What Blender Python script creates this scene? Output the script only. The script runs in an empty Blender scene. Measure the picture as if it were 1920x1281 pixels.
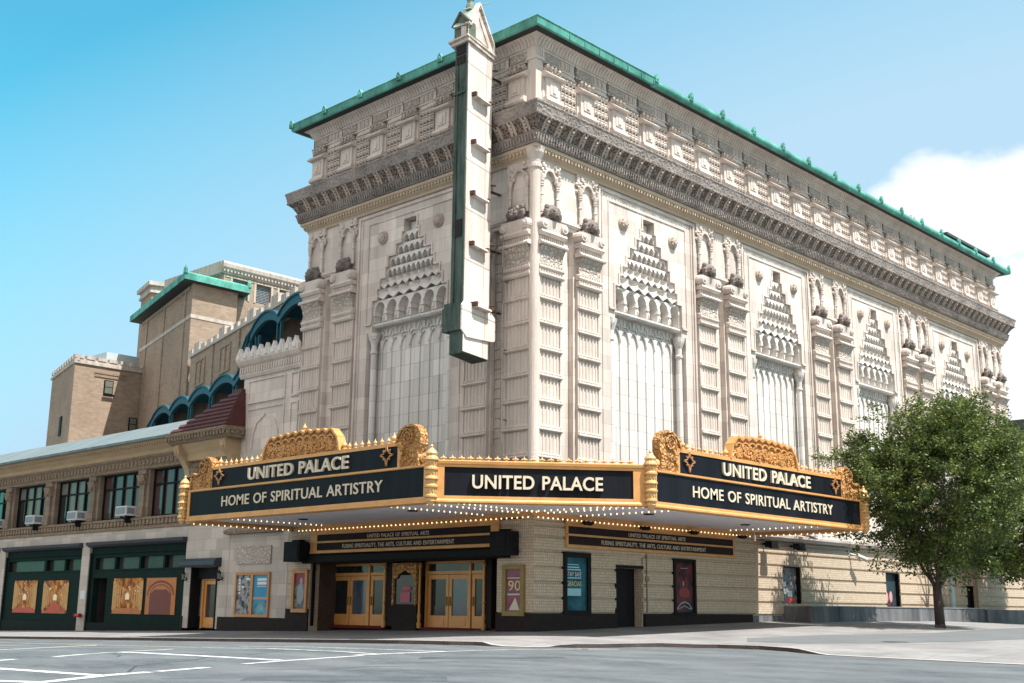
import bpy, bmesh, math, random
from mathutils import Vector, Matrix
random.seed(7)
R = math.radians
SC = bpy.context.scene
COL = SC.collection

# ------------------------------------------------------------------ camera
cam = bpy.data.cameras.new('camera')
cam.sensor_fit = 'HORIZONTAL'; cam.sensor_width = 36.0
cam.lens = 36.0 * 2201.54 / 1920.0
cam.clip_start = 0.5; cam.clip_end = 3000
camo = bpy.data.objects.new('camera', cam); COL.objects.link(camo)
CAM = Vector((-35.3504, -32.4704, 1.35))
_yaw, _pit, _rol = 0.808482, 0.222823, 0.0101052
_f = Vector((0, math.cos(_pit), math.sin(_pit))); _u = Vector((0, -math.sin(_pit), math.cos(_pit))); _r = Vector((1, 0, 0))
_r2 = _r * math.cos(_rol) + _u * math.sin(_rol); _u2 = -_r * math.sin(_rol) + _u * math.cos(_rol)
def _tow(v):
    return Vector((v.x * math.cos(_yaw) + v.y * math.sin(_yaw), -v.x * math.sin(_yaw) + v.y * math.cos(_yaw), v.z))
_r2, _u2, _f = _tow(_r2), _tow(_u2), _tow(_f)
camo.matrix_world = Matrix(((_r2.x, _u2.x, -_f.x, CAM.x), (_r2.y, _u2.y, -_f.y, CAM.y), (_r2.z, _u2.z, -_f.z, CAM.z), (0, 0, 0, 1)))
SC.camera = camo

# ------------------------------------------------------------------ light
SUN_EL = R(62); SUN_AZ_X = math.sin(R(6)); SUN_AZ_Y = -math.cos(R(6))
sundir = Vector((SUN_AZ_X * math.cos(SUN_EL), SUN_AZ_Y * math.cos(SUN_EL), math.sin(SUN_EL)))
sl = bpy.data.lights.new('sun', 'SUN'); sl.energy = 5.0; sl.angle = R(0.5); sl.color = (1.0, 0.945, 0.885)
so = bpy.data.objects.new('sun', sl); COL.objects.link(so)
so.rotation_euler = sundir.to_track_quat('Z', 'Y').to_euler(); so.location = (-20, -60, 80)

W = bpy.data.worlds.new('World'); SC.world = W; W.use_nodes = True
nt = W.node_tree; nt.nodes.clear()
def wn(t, **k):
    n = nt.nodes.new(t)
    for a, b in k.items(): setattr(n, a, b)
    return n
wout = wn('ShaderNodeOutputWorld'); wbg = wn('ShaderNodeBackground')
sky = wn('ShaderNodeTexSky', sky_type='NISHITA'); sky.sun_disc = False
sky.sun_elevation = SUN_EL; sky.sun_rotation = math.atan2(SUN_AZ_X, SUN_AZ_Y)
sky.altitude = 50; sky.air_density = 1.15; sky.dust_density = 1.0; sky.ozone_density = 1.6
wbg.inputs['Strength'].default_value = 0.15
def wmath(op, a, b=None, clamp=False):
    n = wn('ShaderNodeMath', operation=op, use_clamp=clamp)
    for i, v in enumerate((a, b)):
        if v is None: continue
        if isinstance(v, (int, float)): n.inputs[i].default_value = v
        else: nt.links.new(v, n.inputs[i])
    return n.outputs[0]
def wmix(f, a, b, blend='MIX'):
    n = wn('ShaderNodeMix', data_type='RGBA', blend_type=blend)
    for k, v in ((0, f), (6, a), (7, b)):
        if isinstance(v, float): n.inputs[k].default_value = v
        elif isinstance(v, tuple): n.inputs[k].default_value = (*v, 1)
        else: nt.links.new(v, n.inputs[k])
    return n.outputs[2]
def wrange(v, a, b, c, d, smooth=False):
    n = wn('ShaderNodeMapRange'); nt.links.new(v, n.inputs[0])
    if smooth: n.interpolation_type = 'SMOOTHSTEP'
    for i, q in enumerate((a, b, c, d)): n.inputs[1 + i].default_value = q
    return n.outputs[0]
tc = wn('ShaderNodeTexCoord'); DIR = tc.outputs['Generated']
sep = wn('ShaderNodeSeparateXYZ'); nt.links.new(DIR, sep.inputs[0])
def wdot(v):
    n = wn('ShaderNodeVectorMath', operation='DOT_PRODUCT'); nt.links.new(DIR, n.inputs[0]); n.inputs[1].default_value = v; return n.outputs['Value']
# deep cyan summer sky, whiter with haze towards the right of the view and the horizon
base = wmix(1.0, sky.outputs[0], (0.285, 0.88, 0.80), 'MULTIPLY')
hz = wmath('ADD', wmath('MULTIPLY', wdot((0.932, 0.217, 0.30)), 2.69), wmath('MULTIPLY', sep.outputs[2], -3.6))
hz = wmath('ADD', hz, -0.23, True)
col = wmix(hz, base, (1.85, 2.72, 3.4))
# cumulus: one bank low on the right of the view, and an unseen bright bank added behind the camera to fill the shaded facade
nz = wn('ShaderNodeTexNoise'); nz.inputs['Scale'].default_value = 10; nz.inputs['Detail'].default_value = 12; nz.inputs['Roughness'].default_value = 0.64
_mp = wn('ShaderNodeMapping'); _mp.inputs['Scale'].default_value = (1, 1, 1.7); nt.links.new(DIR, _mp.inputs[0]); nt.links.new(_mp.outputs[0], nz.inputs[0])
def bank(v, r):      # 1 at the centre, 0 at r degrees
    L = math.sqrt(sum(c * c for c in v)); return wrange(wdot(tuple(c / L for c in v)), math.cos(R(r)), 1.0, 0.0, 1.0)
b1 = wmath('MAXIMUM', bank((.872, .366, .307), 3.2), bank((.893, .318, .306), 3.1))
b1 = wmath('MAXIMUM', b1, bank((.861, .394, .307), 2.1))
b1 = wmath('MAXIMUM', b1, wmath('MAXIMUM', bank((.917, .325, .232), 3.3), bank((.927, .335, .165), 4.2)))
d1 = wmath('ADD', wmath('MULTIPLY', b1, 1.0), wmath('MULTIPLY', wmath('ADD', nz.outputs[0], -0.5), 2.1))
c1 = wmath('MULTIPLY', wrange(d1, 0.0, 0.75, 0.0, 0.95, True), wrange(b1, 0.0, 0.10, 0.0, 1.0))
col = wmix(c1, col, (3.8, 3.95, 4.05))
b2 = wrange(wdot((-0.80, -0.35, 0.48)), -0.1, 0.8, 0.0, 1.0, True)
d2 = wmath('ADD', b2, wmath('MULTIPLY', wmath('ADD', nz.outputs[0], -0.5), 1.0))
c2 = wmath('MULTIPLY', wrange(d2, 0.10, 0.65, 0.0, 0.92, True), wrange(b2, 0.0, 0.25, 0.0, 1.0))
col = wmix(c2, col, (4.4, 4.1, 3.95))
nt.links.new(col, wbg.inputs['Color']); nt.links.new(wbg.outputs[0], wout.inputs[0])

SC.view_settings.view_transform = 'Standard'; SC.view_settings.look = 'None'
SC.view_settings.exposure = 0.9; SC.view_settings.gamma = 1.0
try: SC.view_settings.use_curve_mapping = False
except Exception: pass

# ------------------------------------------------------------------ materials
MATS = {}
def mat(name, col, rough=0.8, col2=None, nscale=1.2, namt=0.5, streak=False, grid=None, gridcol=None, gridmix=0.6,
        bump=0.0, bscale=20.0, vor=None, metal=0.0, spec=0.3, emit=None, estr=1.0, stretch=None, detail=6, gbump=0.3):
    """procedural stone / metal / paint: noise stains, optional course grid (bw, bh, mortar, offset), optional carved pattern"""
    m = bpy.data.materials.new(name); m.use_nodes = True; t = m.node_tree; b = t.nodes['Principled BSDF']
    b.inputs['Roughness'].default_value = rough; b.inputs['Metallic'].default_value = metal
    b.inputs['Specular IOR Level'].default_value = spec
    L = t.links.new
    tcn = t.nodes.new('ShaderNodeTexCoord'); geo = t.nodes.new('ShaderNodeNewGeometry')
    pos = geo.outputs['Position']
    sp = t.nodes.new('ShaderNodeSeparateXYZ'); L(pos, sp.inputs[0])
    ad = t.nodes.new('ShaderNodeMath'); ad.operation = 'ADD'; L(sp.outputs[0], ad.inputs[0]); L(sp.outputs[1], ad.inputs[1])
    cb = t.nodes.new('ShaderNodeCombineXYZ'); L(ad.outputs[0], cb.inputs[0]); L(sp.outputs[2], cb.inputs[1])
    cur = None
    c1 = t.nodes.new('ShaderNodeRGB'); c1.outputs[0].default_value = (*col, 1); cur = c1.outputs[0]
    def noise(scale, vec=pos, det=detail, rg=0.6):
        n = t.nodes.new('ShaderNodeTexNoise'); n.inputs['Scale'].default_value = scale; n.inputs['Detail'].default_value = det; n.inputs['Roughness'].default_value = rg
        L(vec, n.inputs['Vector']); return n.outputs[0]
    def mix(fac, a, bcol):
        x = t.nodes.new('ShaderNodeMix'); x.data_type = 'RGBA'
        if isinstance(fac, float): x.inputs[0].default_value = fac
        else: L(fac, x.inputs[0])
        L(a, x.inputs[6])
        if isinstance(bcol, tuple): x.inputs[7].default_value = (*bcol, 1)
        else: L(bcol, x.inputs[7])
        return x.outputs[2]
    def rng(v, a, bb, c=0.0, d=1.0):
        x = t.nodes.new('ShaderNodeMapRange'); L(v, x.inputs[0])
        for i, q in enumerate((a, bb, c, d)): x.inputs[1 + i].default_value = q
        return x.outputs[0]
    if col2 is not None:
        vec = pos
        if streak or stretch:
            mpn = t.nodes.new('ShaderNodeMapping'); mpn.inputs['Scale'].default_value = stretch or (1.6, 1.6, 0.22); L(pos, mpn.inputs[0]); vec = mpn.outputs[0]
        f = rng(noise(nscale, vec), 0.35, 0.72, 0.0, namt)
        cur = mix(f, cur, col2)
        f2 = rng(noise(nscale * 9, vec), 0.4, 0.75, 0.0, namt * 0.55)
        cur = mix(f2, cur, col2)
    hgt = None
    if vor:
        v = t.nodes.new('ShaderNodeTexVoronoi'); v.feature = 'DISTANCE_TO_EDGE'; v.inputs['Scale'].default_value = vor[0]
        w_ = t.nodes.new('ShaderNodeVectorMath'); w_.operation = 'ADD'; L(pos, w_.inputs[0])
        nn = t.nodes.new('ShaderNodeTexNoise'); nn.inputs['Scale'].default_value = vor[0] * 0.8; L(pos, nn.inputs['Vector'])
        sc_ = t.nodes.new('ShaderNodeVectorMath'); sc_.operation = 'SCALE'; sc_.inputs['Scale'].default_value = 0.5 / vor[0] * 2; L(nn.outputs[1], sc_.inputs[0]); L(sc_.outputs[0], w_.inputs[1])
        L(w_.outputs[0], v.inputs['Vector'])
        e = rng(v.outputs['Distance'], 0.0, 0.28, 1.0, 0.0)
        hgt = e
        if vor[1] is not None: cur = mix(rng(v.outputs['Distance'], 0.04, 0.22, vor[2], 0.0), cur, vor[1])
    if grid:
        br = t.nodes.new('ShaderNodeTexBrick'); br.offset = grid[3]; br.inputs['Scale'].default_value = 1.0
        br.inputs['Brick Width'].default_value = grid[0]; br.inputs['Row Height'].default_value = grid[1]; br.inputs['Mortar Size'].default_value = grid[2]
        br.inputs['Mortar Smooth'].default_value = 0.3
        br.inputs['Color1'].default_value = (0, 0, 0, 1); br.inputs['Color2'].default_value = (1, 1, 1, 1)
        L(cb.outputs[0], br.inputs['Vector'])
        tone = t.nodes.new('ShaderNodeMix'); tone.data_type = 'RGBA'; tone.blend_type = 'MULTIPLY'; tone.inputs[0].default_value = 1.0
        tv = rng(br.outputs['Color'], 0.0, 1.0, 0.80, 1.06); L(cur, tone.inputs[6]); L(tv, tone.inputs[7]); cur = tone.outputs[2]
        g = rng(br.outputs['Fac'], 0.0, 1.0, 0.0, gridmix)
        cur = mix(g, cur, gridcol or tuple(c * 0.45 for c in col))
        gh = rng(br.outputs['Fac'], 0.0, 1.0, 1.0, 0.0)
    L(cur, b.inputs['Base Color'])
    last = None
    if bump:
        bn = t.nodes.new('ShaderNodeBump'); bn.inputs['Strength'].default_value = bump; bn.inputs['Distance'].default_value = 0.05
        L(noise(bscale), bn.inputs['Height']); last = bn
    if hgt is not None:
        bn = t.nodes.new('ShaderNodeBump'); bn.inputs['Strength'].default_value = vor[3]; bn.inputs['Distance'].default_value = 0.06
        L(hgt, bn.inputs['Height'])
        if last: L(last.outputs[0], bn.inputs['Normal'])
        last = bn
    if grid:
        bn = t.nodes.new('ShaderNodeBump'); bn.inputs['Strength'].default_value = gbump; bn.inputs['Distance'].default_value = 0.02
        L(gh, bn.inputs['Height'])
        if last: L(last.outputs[0], bn.inputs['Normal'])
        last = bn
    if last: L(last.outputs[0], b.inputs['Normal'])
    if emit: 
        b.inputs['Emission Color'].default_value = (*emit, 1); b.inputs['Emission Strength'].default_value = estr
    MATS[name] = m
    return m

M_wall = mat('cream terracotta', (0.73, 0.655, 0.595), 0.75, (0.40, 0.335, 0.29), 0.45, 0.72, True, (1.3, 0.62, 0.012, 0.5), (0.44, 0.36, 0.29), 0.5, 0.2, 30)
M_orn = mat('carved terracotta', (0.66, 0.585, 0.525), 0.8, (0.36, 0.30, 0.26), 0.8, 0.62, True, bump=0.5, bscale=14)
M_carv = mat('foliate terracotta', (0.56, 0.495, 0.44), 0.85, (0.34, 0.28, 0.235), 1.2, 0.5, False, vor=(5.0, (0.30, 0.25, 0.21), 0.55, 0.9), bump=0.3, bscale=20)
M_pale = mat('pale glazed terracotta', (0.68, 0.655, 0.625), 0.55, (0.60, 0.565, 0.51), 0.7, 0.4, True, (0.665, 0.78, 0.012, 0.0), (0.30, 0.28, 0.26), 0.8, 0.2, 25)
M_musk = mat('pale stalactite terracotta', (0.70, 0.66, 0.615), 0.6, (0.42, 0.385, 0.35), 2.0, 0.5, bump=0.4, bscale=16)
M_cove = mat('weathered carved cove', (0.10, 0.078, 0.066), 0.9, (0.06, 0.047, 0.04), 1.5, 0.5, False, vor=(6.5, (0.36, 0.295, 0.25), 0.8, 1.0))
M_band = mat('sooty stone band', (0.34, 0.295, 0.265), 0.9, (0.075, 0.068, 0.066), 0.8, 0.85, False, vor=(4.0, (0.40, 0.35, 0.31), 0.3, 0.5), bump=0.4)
M_rib = mat('stained stone rib', (0.50, 0.415, 0.35), 0.85, (0.22, 0.18, 0.155), 1.5, 0.6, True, bump=0.4)
M_tan = mat('ochre stone moulding', (0.50, 0.40, 0.30), 0.8, (0.36, 0.27, 0.19), 1.0, 0.5, bump=0.4)
M_green = mat('verdigris copper', (0.12, 0.41, 0.33), 0.6, (0.025, 0.13, 0.105), 0.7, 1.0, False, stretch=(1.2, 1.2, 0.5), bump=0.25, bscale=3, spec=0.4)
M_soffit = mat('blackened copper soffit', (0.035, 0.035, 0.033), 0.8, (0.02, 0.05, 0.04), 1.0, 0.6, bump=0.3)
M_lion = mat('dark weathered terracotta', (0.12, 0.10, 0.095), 0.6, (0.25, 0.21, 0.18), 4, 0.6, bump=0.8, bscale=9)
M_gold = mat('gilded plaster', (0.66, 0.335, 0.115), 0.45, (0.36, 0.18, 0.05), 1.6, 0.5, bump=0.15, bscale=18, metal=0.15, spec=0.5)
M_goldc = mat('carved gilded plaster', (0.64, 0.315, 0.105), 0.5, (0.30, 0.15, 0.045), 3, 0.5, vor=(5.5, (0.30, 0.15, 0.04), 0.6, 1.0), metal=0.15, spec=0.5)
M_pgold = mat('pale gold leaf', (0.64, 0.40, 0.17), 0.45, (0.38, 0.205, 0.07), 6, 0.5, metal=0.2, spec=0.5, bump=0.2)
M_black = mat('black sign enamel', (0.005, 0.006, 0.009), 0.5, (0.016, 0.018, 0.024), 0.8, 0.6, True, spec=0.10)
M_letter = mat('cream sign letter', (0.60, 0.53, 0.41), 0.5, (0.50, 0.43, 0.31), 5, 0.3)
M_ltdim = mat('bronze sign letter', (0.50, 0.43, 0.34), 0.5)
M_soff2 = mat('grey painted soffit', (0.78, 0.74, 0.78), 0.7, (0.58, 0.55, 0.58), 0.8, 0.5)
M_white = mat('white sign paint', (0.80, 0.715, 0.66), 0.65, (0.42, 0.32, 0.26), 1.0, 0.55, True, (6, 2.2, 0.035, 0.0), (0.25, 0.20, 0.17), 0.6, 0.3, 6)
M_peel = mat('peeling white paint', (0.74, 0.69, 0.64), 0.8, (0.30, 0.21, 0.16), 2.2, 0.9, False, bump=0.6, bscale=8)
M_dgreen = mat('dark green sign metal', (0.024, 0.046, 0.038), 0.75, (0.13, 0.165, 0.145), 2.4, 0.9, True, bump=0.5, bscale=6, spec=0.1)
M_rust = mat('rusted iron', (0.10, 0.055, 0.04), 0.9, (0.05, 0.03, 0.025), 4, 0.6)
M_iron = mat('black iron', (0.012, 0.011, 0.012), 0.5, (0.02, 0.02, 0.021), 3, 0.5, spec=0.05)
M_grid = mat('gridded block', (0.60, 0.49, 0.375), 0.8, (0.48, 0.385, 0.29), 0.9, 0.45, False, (0.115, 0.115, 0.018, 0.0), (0.36, 0.28, 0.20), 0.75, 0.3, 25)
M_block = mat('smooth pale block', (0.50, 0.45, 0.40), 0.8, (0.38, 0.335, 0.29), 0.7, 0.5, True, (1.15, 0.6, 0.010, 0.5), (0.28, 0.24, 0.2), 0.55, 0.25, 25)
M_plinth = mat('dark granite plinth', (0.020, 0.014, 0.014), 0.6, (0.045, 0.035, 0.033), 6, 0.4, spec=0.06)
M_shop = mat('dark green shopfront paint', (0.006, 0.015, 0.013), 0.6, (0.010, 0.024, 0.021), 1.2, 0.6, spec=0.05)
M_brown = mat('brown stone', (0.245, 0.19, 0.14), 0.85, (0.14, 0.105, 0.078), 0.8, 0.6, True, (0.85, 0.36, 0.012, 0.5), (0.14, 0.11, 0.08), 0.5, 0.4, 14)
M_brownc = mat('carved brown stone', (0.30, 0.228, 0.16), 0.85, (0.20, 0.15, 0.10), 1.4, 0.6, False, vor=(4.5, (0.16, 0.12, 0.085), 0.5, 0.8), bump=0.3)
M_ochre = mat('ochre cornice', (0.46, 0.33, 0.20), 0.75, (0.28, 0.20, 0.12), 1.2, 0.6, False, stretch=(0.4, 0.4, 3), bump=0.3)
M_sroof = mat('grey green sheet roof', (0.17, 0.205, 0.21), 0.6, (0.12, 0.15, 0.155), 1.0, 0.6, False, (0.6, 30, 0.02, 0.0), (0.10, 0.13, 0.135), 0.7)
M_rtile = mat('dark red roof tier', (0.105, 0.035, 0.032), 0.6, (0.06, 0.022, 0.022), 2, 0.6, bump=0.3)
M_brick = mat('tan brick', (0.37, 0.285, 0.215), 0.9, (0.22, 0.17, 0.13), 0.4, 0.75, False, (0.42, 0.16, 0.018, 0.5), (0.30, 0.23, 0.17), 0.8, 0.2, 30)
M_coping = mat('stained pale coping', (0.55, 0.50, 0.44), 0.85, (0.20, 0.17, 0.15), 2.0, 0.7, True, bump=0.4)
M_blue = mat('blue green painted fascia', (0.018, 0.085, 0.12), 0.6, (0.012, 0.055, 0.08), 1.5, 0.5)
M_dark = mat('dark interior', (0.022, 0.018, 0.018), 0.9, (0.035, 0.028, 0.025), 0.8, 0.5)
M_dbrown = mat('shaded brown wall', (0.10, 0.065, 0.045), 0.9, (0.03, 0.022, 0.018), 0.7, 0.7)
M_glass = mat('dark window glass', (0.016, 0.016, 0.018), 0.06, (0.03, 0.028, 0.03), 0.6, 0.6, spec=0.5)
M_gglass = mat('green window blind behind glass', (0.155, 0.165, 0.14), 0.2, (0.10, 0.11, 0.09), 0.7, 0.5, spec=0.15)
M_mglass = mat('maroon curtain behind glass', (0.075, 0.045, 0.045), 0.10, (0.04, 0.03, 0.03), 1.2, 0.6, spec=0.35)
M_frame = mat('black window frame', (0.010, 0.010, 0.011), 0.5, spec=0.05)
M_brass = mat('brass door', (0.62, 0.30, 0.085), 0.4, (0.42, 0.18, 0.045), 2.0, 0.5, metal=0.1, spec=0.6)
M_copper = mat('copper poster frame', (0.48, 0.235, 0.10), 0.45, (0.34, 0.15, 0.06), 2, 0.4, metal=0.2)
M_olive = mat('antique brass frame', (0.26, 0.19, 0.07), 0.5, (0.17, 0.12, 0.04), 2, 0.5, metal=0.2)
M_red = mat('dark red carpet', (0.10, 0.012, 0.014), 0.95)
M_ac = mat('air conditioner casing', (0.58, 0.60, 0.60), 0.5, (0.45, 0.46, 0.46), 3, 0.3)
M_acg = mat('air conditioner grille', (0.33, 0.37, 0.41), 0.5, grid=(0.9, 0.05, 0.018, 0.0), gridcol=(0.12, 0.14, 0.16), gridmix=0.9)
M_asph = mat('asphalt', (0.066, 0.079, 0.087), 0.88, (0.158, 0.171, 0.179), 0.5, 1.0, False, stretch=(1.2, 0.55, 1), bump=0.9, bscale=30, detail=12)
M_walk = mat('concrete pavement', (0.265, 0.258, 0.256), 0.85, (0.155, 0.152, 0.152), 0.45, 0.8, bump=0.2, bscale=20)
M_kerb = mat('shaded kerb stone', (0.085, 0.066, 0.057), 0.85, (0.03, 0.026, 0.025), 1.2, 0.8, bump=0.5)
M_ltop = mat('pale kerb top', (0.34, 0.32, 0.30), 0.85, (0.30, 0.28, 0.26), 1.2, 0.5, bump=0.2)
M_paint = mat('white road paint', (0.72, 0.72, 0.71), 0.75, (0.18, 0.19, 0.20), 2.2, 0.8, detail=9)
M_yel = mat('worn yellow road paint', (0.62, 0.50, 0.30), 0.7, (0.32, 0.30, 0.26), 2.5, 0.6, detail=9)
M_tar = mat('tar crack filler', (0.045, 0.05, 0.055), 0.7)
M_conc = mat('weathered concrete wall', (0.20, 0.20, 0.205), 0.85, (0.030, 0.034, 0.042), 0.55, 0.95, True, bump=0.3)
M_bark = mat('tree bark', (0.085, 0.066, 0.056), 0.9, (0.030, 0.024, 0.021), 6, 0.9, True, bump=0.8, bscale=12)
M_pole = mat('pale blue green paint', (0.28, 0.38, 0.38), 0.5, (0.20, 0.28, 0.28), 3, 0.5)
M_grey = mat('grey metal', (0.30, 0.31, 0.32), 0.5, (0.2, 0.2, 0.21), 4, 0.4, metal=0.3)
M_navy = mat('dark slate shutter box', (0.035, 0.043, 0.055), 0.5, (0.025, 0.03, 0.04), 2, 0.5)
M_pinkc = mat('rose cover', (0.42, 0.10, 0.15), 0.5)
M_hydr = mat('red fire connection', (0.35, 0.03, 0.03), 0.4)
M_roofdk = mat('dark roof membrane', (0.05, 0.052, 0.058), 0.8, (0.09, 0.092, 0.1), 1, 0.5)
mb_ = bpy.data.materials.new('lit bulb'); mb_.use_nodes = True
_b = mb_.node_tree.nodes['Principled BSDF']; _b.inputs['Base Color'].default_value = (1, .85, .6, 1); _b.inputs['Emission Color'].default_value = (1, .74, .42, 1); _b.inputs['Emission Strength'].default_value = 1.1
M_bulb = mb_

# leaf materials
def leafmat(name, c, c2):
    m = bpy.data.materials.new(name); m.use_nodes = True; t = m.node_tree; b = t.nodes['Principled BSDF']; L = t.links.new
    g = t.nodes.new('ShaderNodeNewGeometry'); n = t.nodes.new('ShaderNodeTexNoise'); n.inputs['Scale'].default_value = 1.6; n.inputs['Detail'].default_value = 5; L(g.outputs['Position'], n.inputs['Vector'])
    rp = t.nodes.new('ShaderNodeMapRange'); L(n.outputs[0], rp.inputs[0]); rp.inputs[1].default_value = .38; rp.inputs[2].default_value = .66
    x = t.nodes.new('ShaderNodeMix'); x.data_type = 'RGBA'; L(rp.outputs[0], x.inputs[0]); x.inputs[6].default_value = (*c, 1); x.inputs[7].default_value = (*c2, 1)
    ri = t.nodes.new('ShaderNodeMapRange'); L(g.outputs['Random Per Island'], ri.inputs[0]); ri.inputs[3].default_value = .6; ri.inputs[4].default_value = 1.45
    y = t.nodes.new('ShaderNodeMix'); y.data_type = 'RGBA'; y.blend_type = 'MULTIPLY'; y.inputs[0].default_value = 1; L(x.outputs[2], y.inputs[6]); L(ri.outputs[0], y.inputs[7])
    L(y.outputs[2], b.inputs['Base Color']); b.inputs['Roughness'].default_value = .5; b.inputs['Specular IOR Level'].default_value = .35
    tr = t.nodes.new('ShaderNodeBsdfTranslucent'); L(y.outputs[2], tr.inputs[0])
    ms = t.nodes.new('ShaderNodeMixShader'); ms.inputs[0].default_value = .3; o = t.nodes['Material Output']
    L(b.outputs[0], ms.inputs[1]); L(tr.outputs[0], ms.inputs[2]); L(ms.outputs[0], o.inputs[0])
    return m
M_leaf = leafmat('tree leaves', (0.050, 0.085, 0.023), (0.165, 0.200, 0.050))

# ------------------------------------------------------------------ mesh helpers
class Frame:
    """a wall frame: u runs along the wall, o outward, z up"""
    def __init__(s, P, d, n): s.P, s.d, s.n = P, d, n
    def __call__(s, u, o, z): return (s.P[0] + u * s.d[0] + o * s.n[0], s.P[1] + u * s.d[1] + o * s.n[1], z)
FR = Frame((0, 0), (1, 0), (0, -1))          # right-hand facade
FL = Frame((0, 0), (0, 1), (-1, 0))          # left-hand facade
class MB:
    def __init__(s, fr=FR): s.v = []; s.f = []; s.mi = []; s.fr = fr; s.m = 0
    def add(s, pts, faces):
        b = len(s.v); s.v += [s.fr(*p) for p in pts]
        for f in faces: s.f.append([b + i for i in f]); s.mi.append(s.m)
        return s
    def box(s, u0, u1, o0, o1, z0, z1):
        p = [(u0, o0, z0), (u1, o0, z0), (u1, o1, z0), (u0, o1, z0), (u0, o0, z1), (u1, o0, z1), (u1, o1, z1), (u0, o1, z1)]
        return s.add(p, [(0, 1, 2, 3), (4, 5, 6, 7), (0, 1, 5, 4), (1, 2, 6, 5), (2, 3, 7, 6), (3, 0, 4, 7)])
    def poly(s, pts, o0, o1):
        n = len(pts); p = [(a, o0, b) for a, b in pts] + [(a, o1, b) for a, b in pts]
        return s.add(p, [tuple(range(n)), tuple(range(n, 2 * n))] + [(i, (i + 1) % n, n + (i + 1) % n, n + i) for i in range(n)])
    def prof(s, pts, u0, u1):          # (o, z) outline swept along u
        n = len(pts); p = [(u0, a, b) for a, b in pts] + [(u1, a, b) for a, b in pts]
        return s.add(p, [tuple(range(n)), tuple(range(n, 2 * n))] + [(i, (i + 1) % n, n + (i + 1) % n, n + i) for i in range(n)])
    def flat(s, pts, z0, z1):          # (u, o) outline between two heights
        n = len(pts); p = [(a, b, z0) for a, b in pts] + [(a, b, z1) for a, b in pts]
        return s.add(p, [tuple(range(n)), tuple(range(n, 2 * n))] + [(i, (i + 1) % n, n + (i + 1) % n, n + i) for i in range(n)])
    def lathe(s, u, o, pr, n=10):      # pr: (radius, z) from bottom to top
        p = []; k = len(pr)
        for r, z in pr:
            for i in range(n):
                a = 2 * math.pi * i / n; p.append((u + r * math.cos(a), o + r * math.sin(a), z))
        f = [(j * n + i, j * n + (i + 1) % n, (j + 1) * n + (i + 1) % n, (j + 1) * n + i) for j in range(k - 1) for i in range(n)]
        return s.add(p, f + [tuple(range(n)), tuple(range((k - 1) * n, k * n))])
    def disc(s, u, z, r, o0, o1, n=12, r2=None):   # disc lying on the wall, bulging outwards
        r2 = r * .55 if r2 is None else r2
        p = []
        for rr, oo in ((r, o0), (r, o0 + (o1 - o0) * .5), (r2, o1)):
            for i in range(n):
                a = 2 * math.pi * i / n; p.append((u + rr * math.cos(a), oo, z + rr * math.sin(a)))
        f = [(j * n + i, j * n + (i + 1) % n, (j + 1) * n + (i + 1) % n, (j + 1) * n + i) for j in range(2) for i in range(n)]
        return s.add(p, f + [tuple(range(n)), tuple(range(2 * n, 3 * n))])
    def ribbon(s, pts, w, o0, o1):     # thin bar following a line on the wall
        for (a, b), (c, d) in zip(pts[:-1], pts[1:]):
            L = math.hypot(c - a, d - b) or 1; nx, nz = -(d - b) / L * w / 2, (c - a) / L * w / 2
            s.poly([(a + nx, b + nz), (c + nx, d + nz), (c - nx, d - nz), (a - nx, b - nz)], o0, o1)
        return s
    def tube(s, p0, p1, r0, r1, n=8, cap=True):
        a, b = Vector(p0), Vector(p1); d = (b - a).normalized(); x = d.orthogonal().normalized(); y = d.cross(x)
        p = [tuple(c + (x * math.cos(2 * math.pi * i / n) + y * math.sin(2 * math.pi * i / n)) * r) for c, r in ((a, r0), (b, r1)) for i in range(n)]
        return s.add(p, [(i, (i + 1) % n, n + (i + 1) % n, n + i) for i in range(n)] + ([tuple(range(n)), tuple(range(n, 2 * n))] if cap else []))
    def blob(s, u, o, z, ru, ro, rz, n=8, k=5, jit=0.0):
        p = []
        for j in range(k + 1):
            th = math.pi * j / k
            for i in range(n):
                a = 2 * math.pi * i / n; q = 1 + random.uniform(-jit, jit)
                p.append((u + ru * q * math.sin(th) * math.cos(a), o + ro * q * math.sin(th) * math.sin(a), z + rz * q * math.cos(th)))
        return s.add(p, [(j * n + i, j * n + (i + 1) % n, (j + 1) * n + (i + 1) % n, (j + 1) * n + i) for j in range(k) for i in range(n)])
    def build(s, name, mats, parent=None, smooth=False):
        """link what was collected as ONE mesh object; vertices are kept relative to the parent's (or its own) base point"""
        if not isinstance(mats, (list, tuple)): mats = [mats]
        if parent is not None: loc = Vector(ORI[parent.name])
        else:
            xs = [c[0] for c in s.v]; ys = [c[1] for c in s.v]; zs = [c[2] for c in s.v]
            loc = Vector(((min(xs) + max(xs)) / 2, (min(ys) + max(ys)) / 2, min(zs)))
        me = bpy.data.meshes.new(name); me.from_pydata([tuple(Vector(c) - loc) for c in s.v], [], s.f)
        for m in mats: me.materials.append(m)
        bm = bmesh.new(); bm.from_mesh(me)
        for f, i in zip(bm.faces, s.mi): f.material_index = i; f.smooth = smooth
        bmesh.ops.recalc_face_normals(bm, faces=bm.faces[:]); bm.to_mesh(me); bm.free()
        o = bpy.data.objects.new(name, me); COL.objects.link(o)
        if parent is not None: o.parent = parent; ORI[o.name] = tuple(loc)
        else: o.location = loc; ORI[o.name] = tuple(loc)
        return o
ORI = {}
def tag(o, label=None, cat=None, group=None, kind=None):
    for k, v in (('label', label), ('category', cat), ('group', group), ('kind', kind)):
        if v: o[k] = v
    return o
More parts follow.
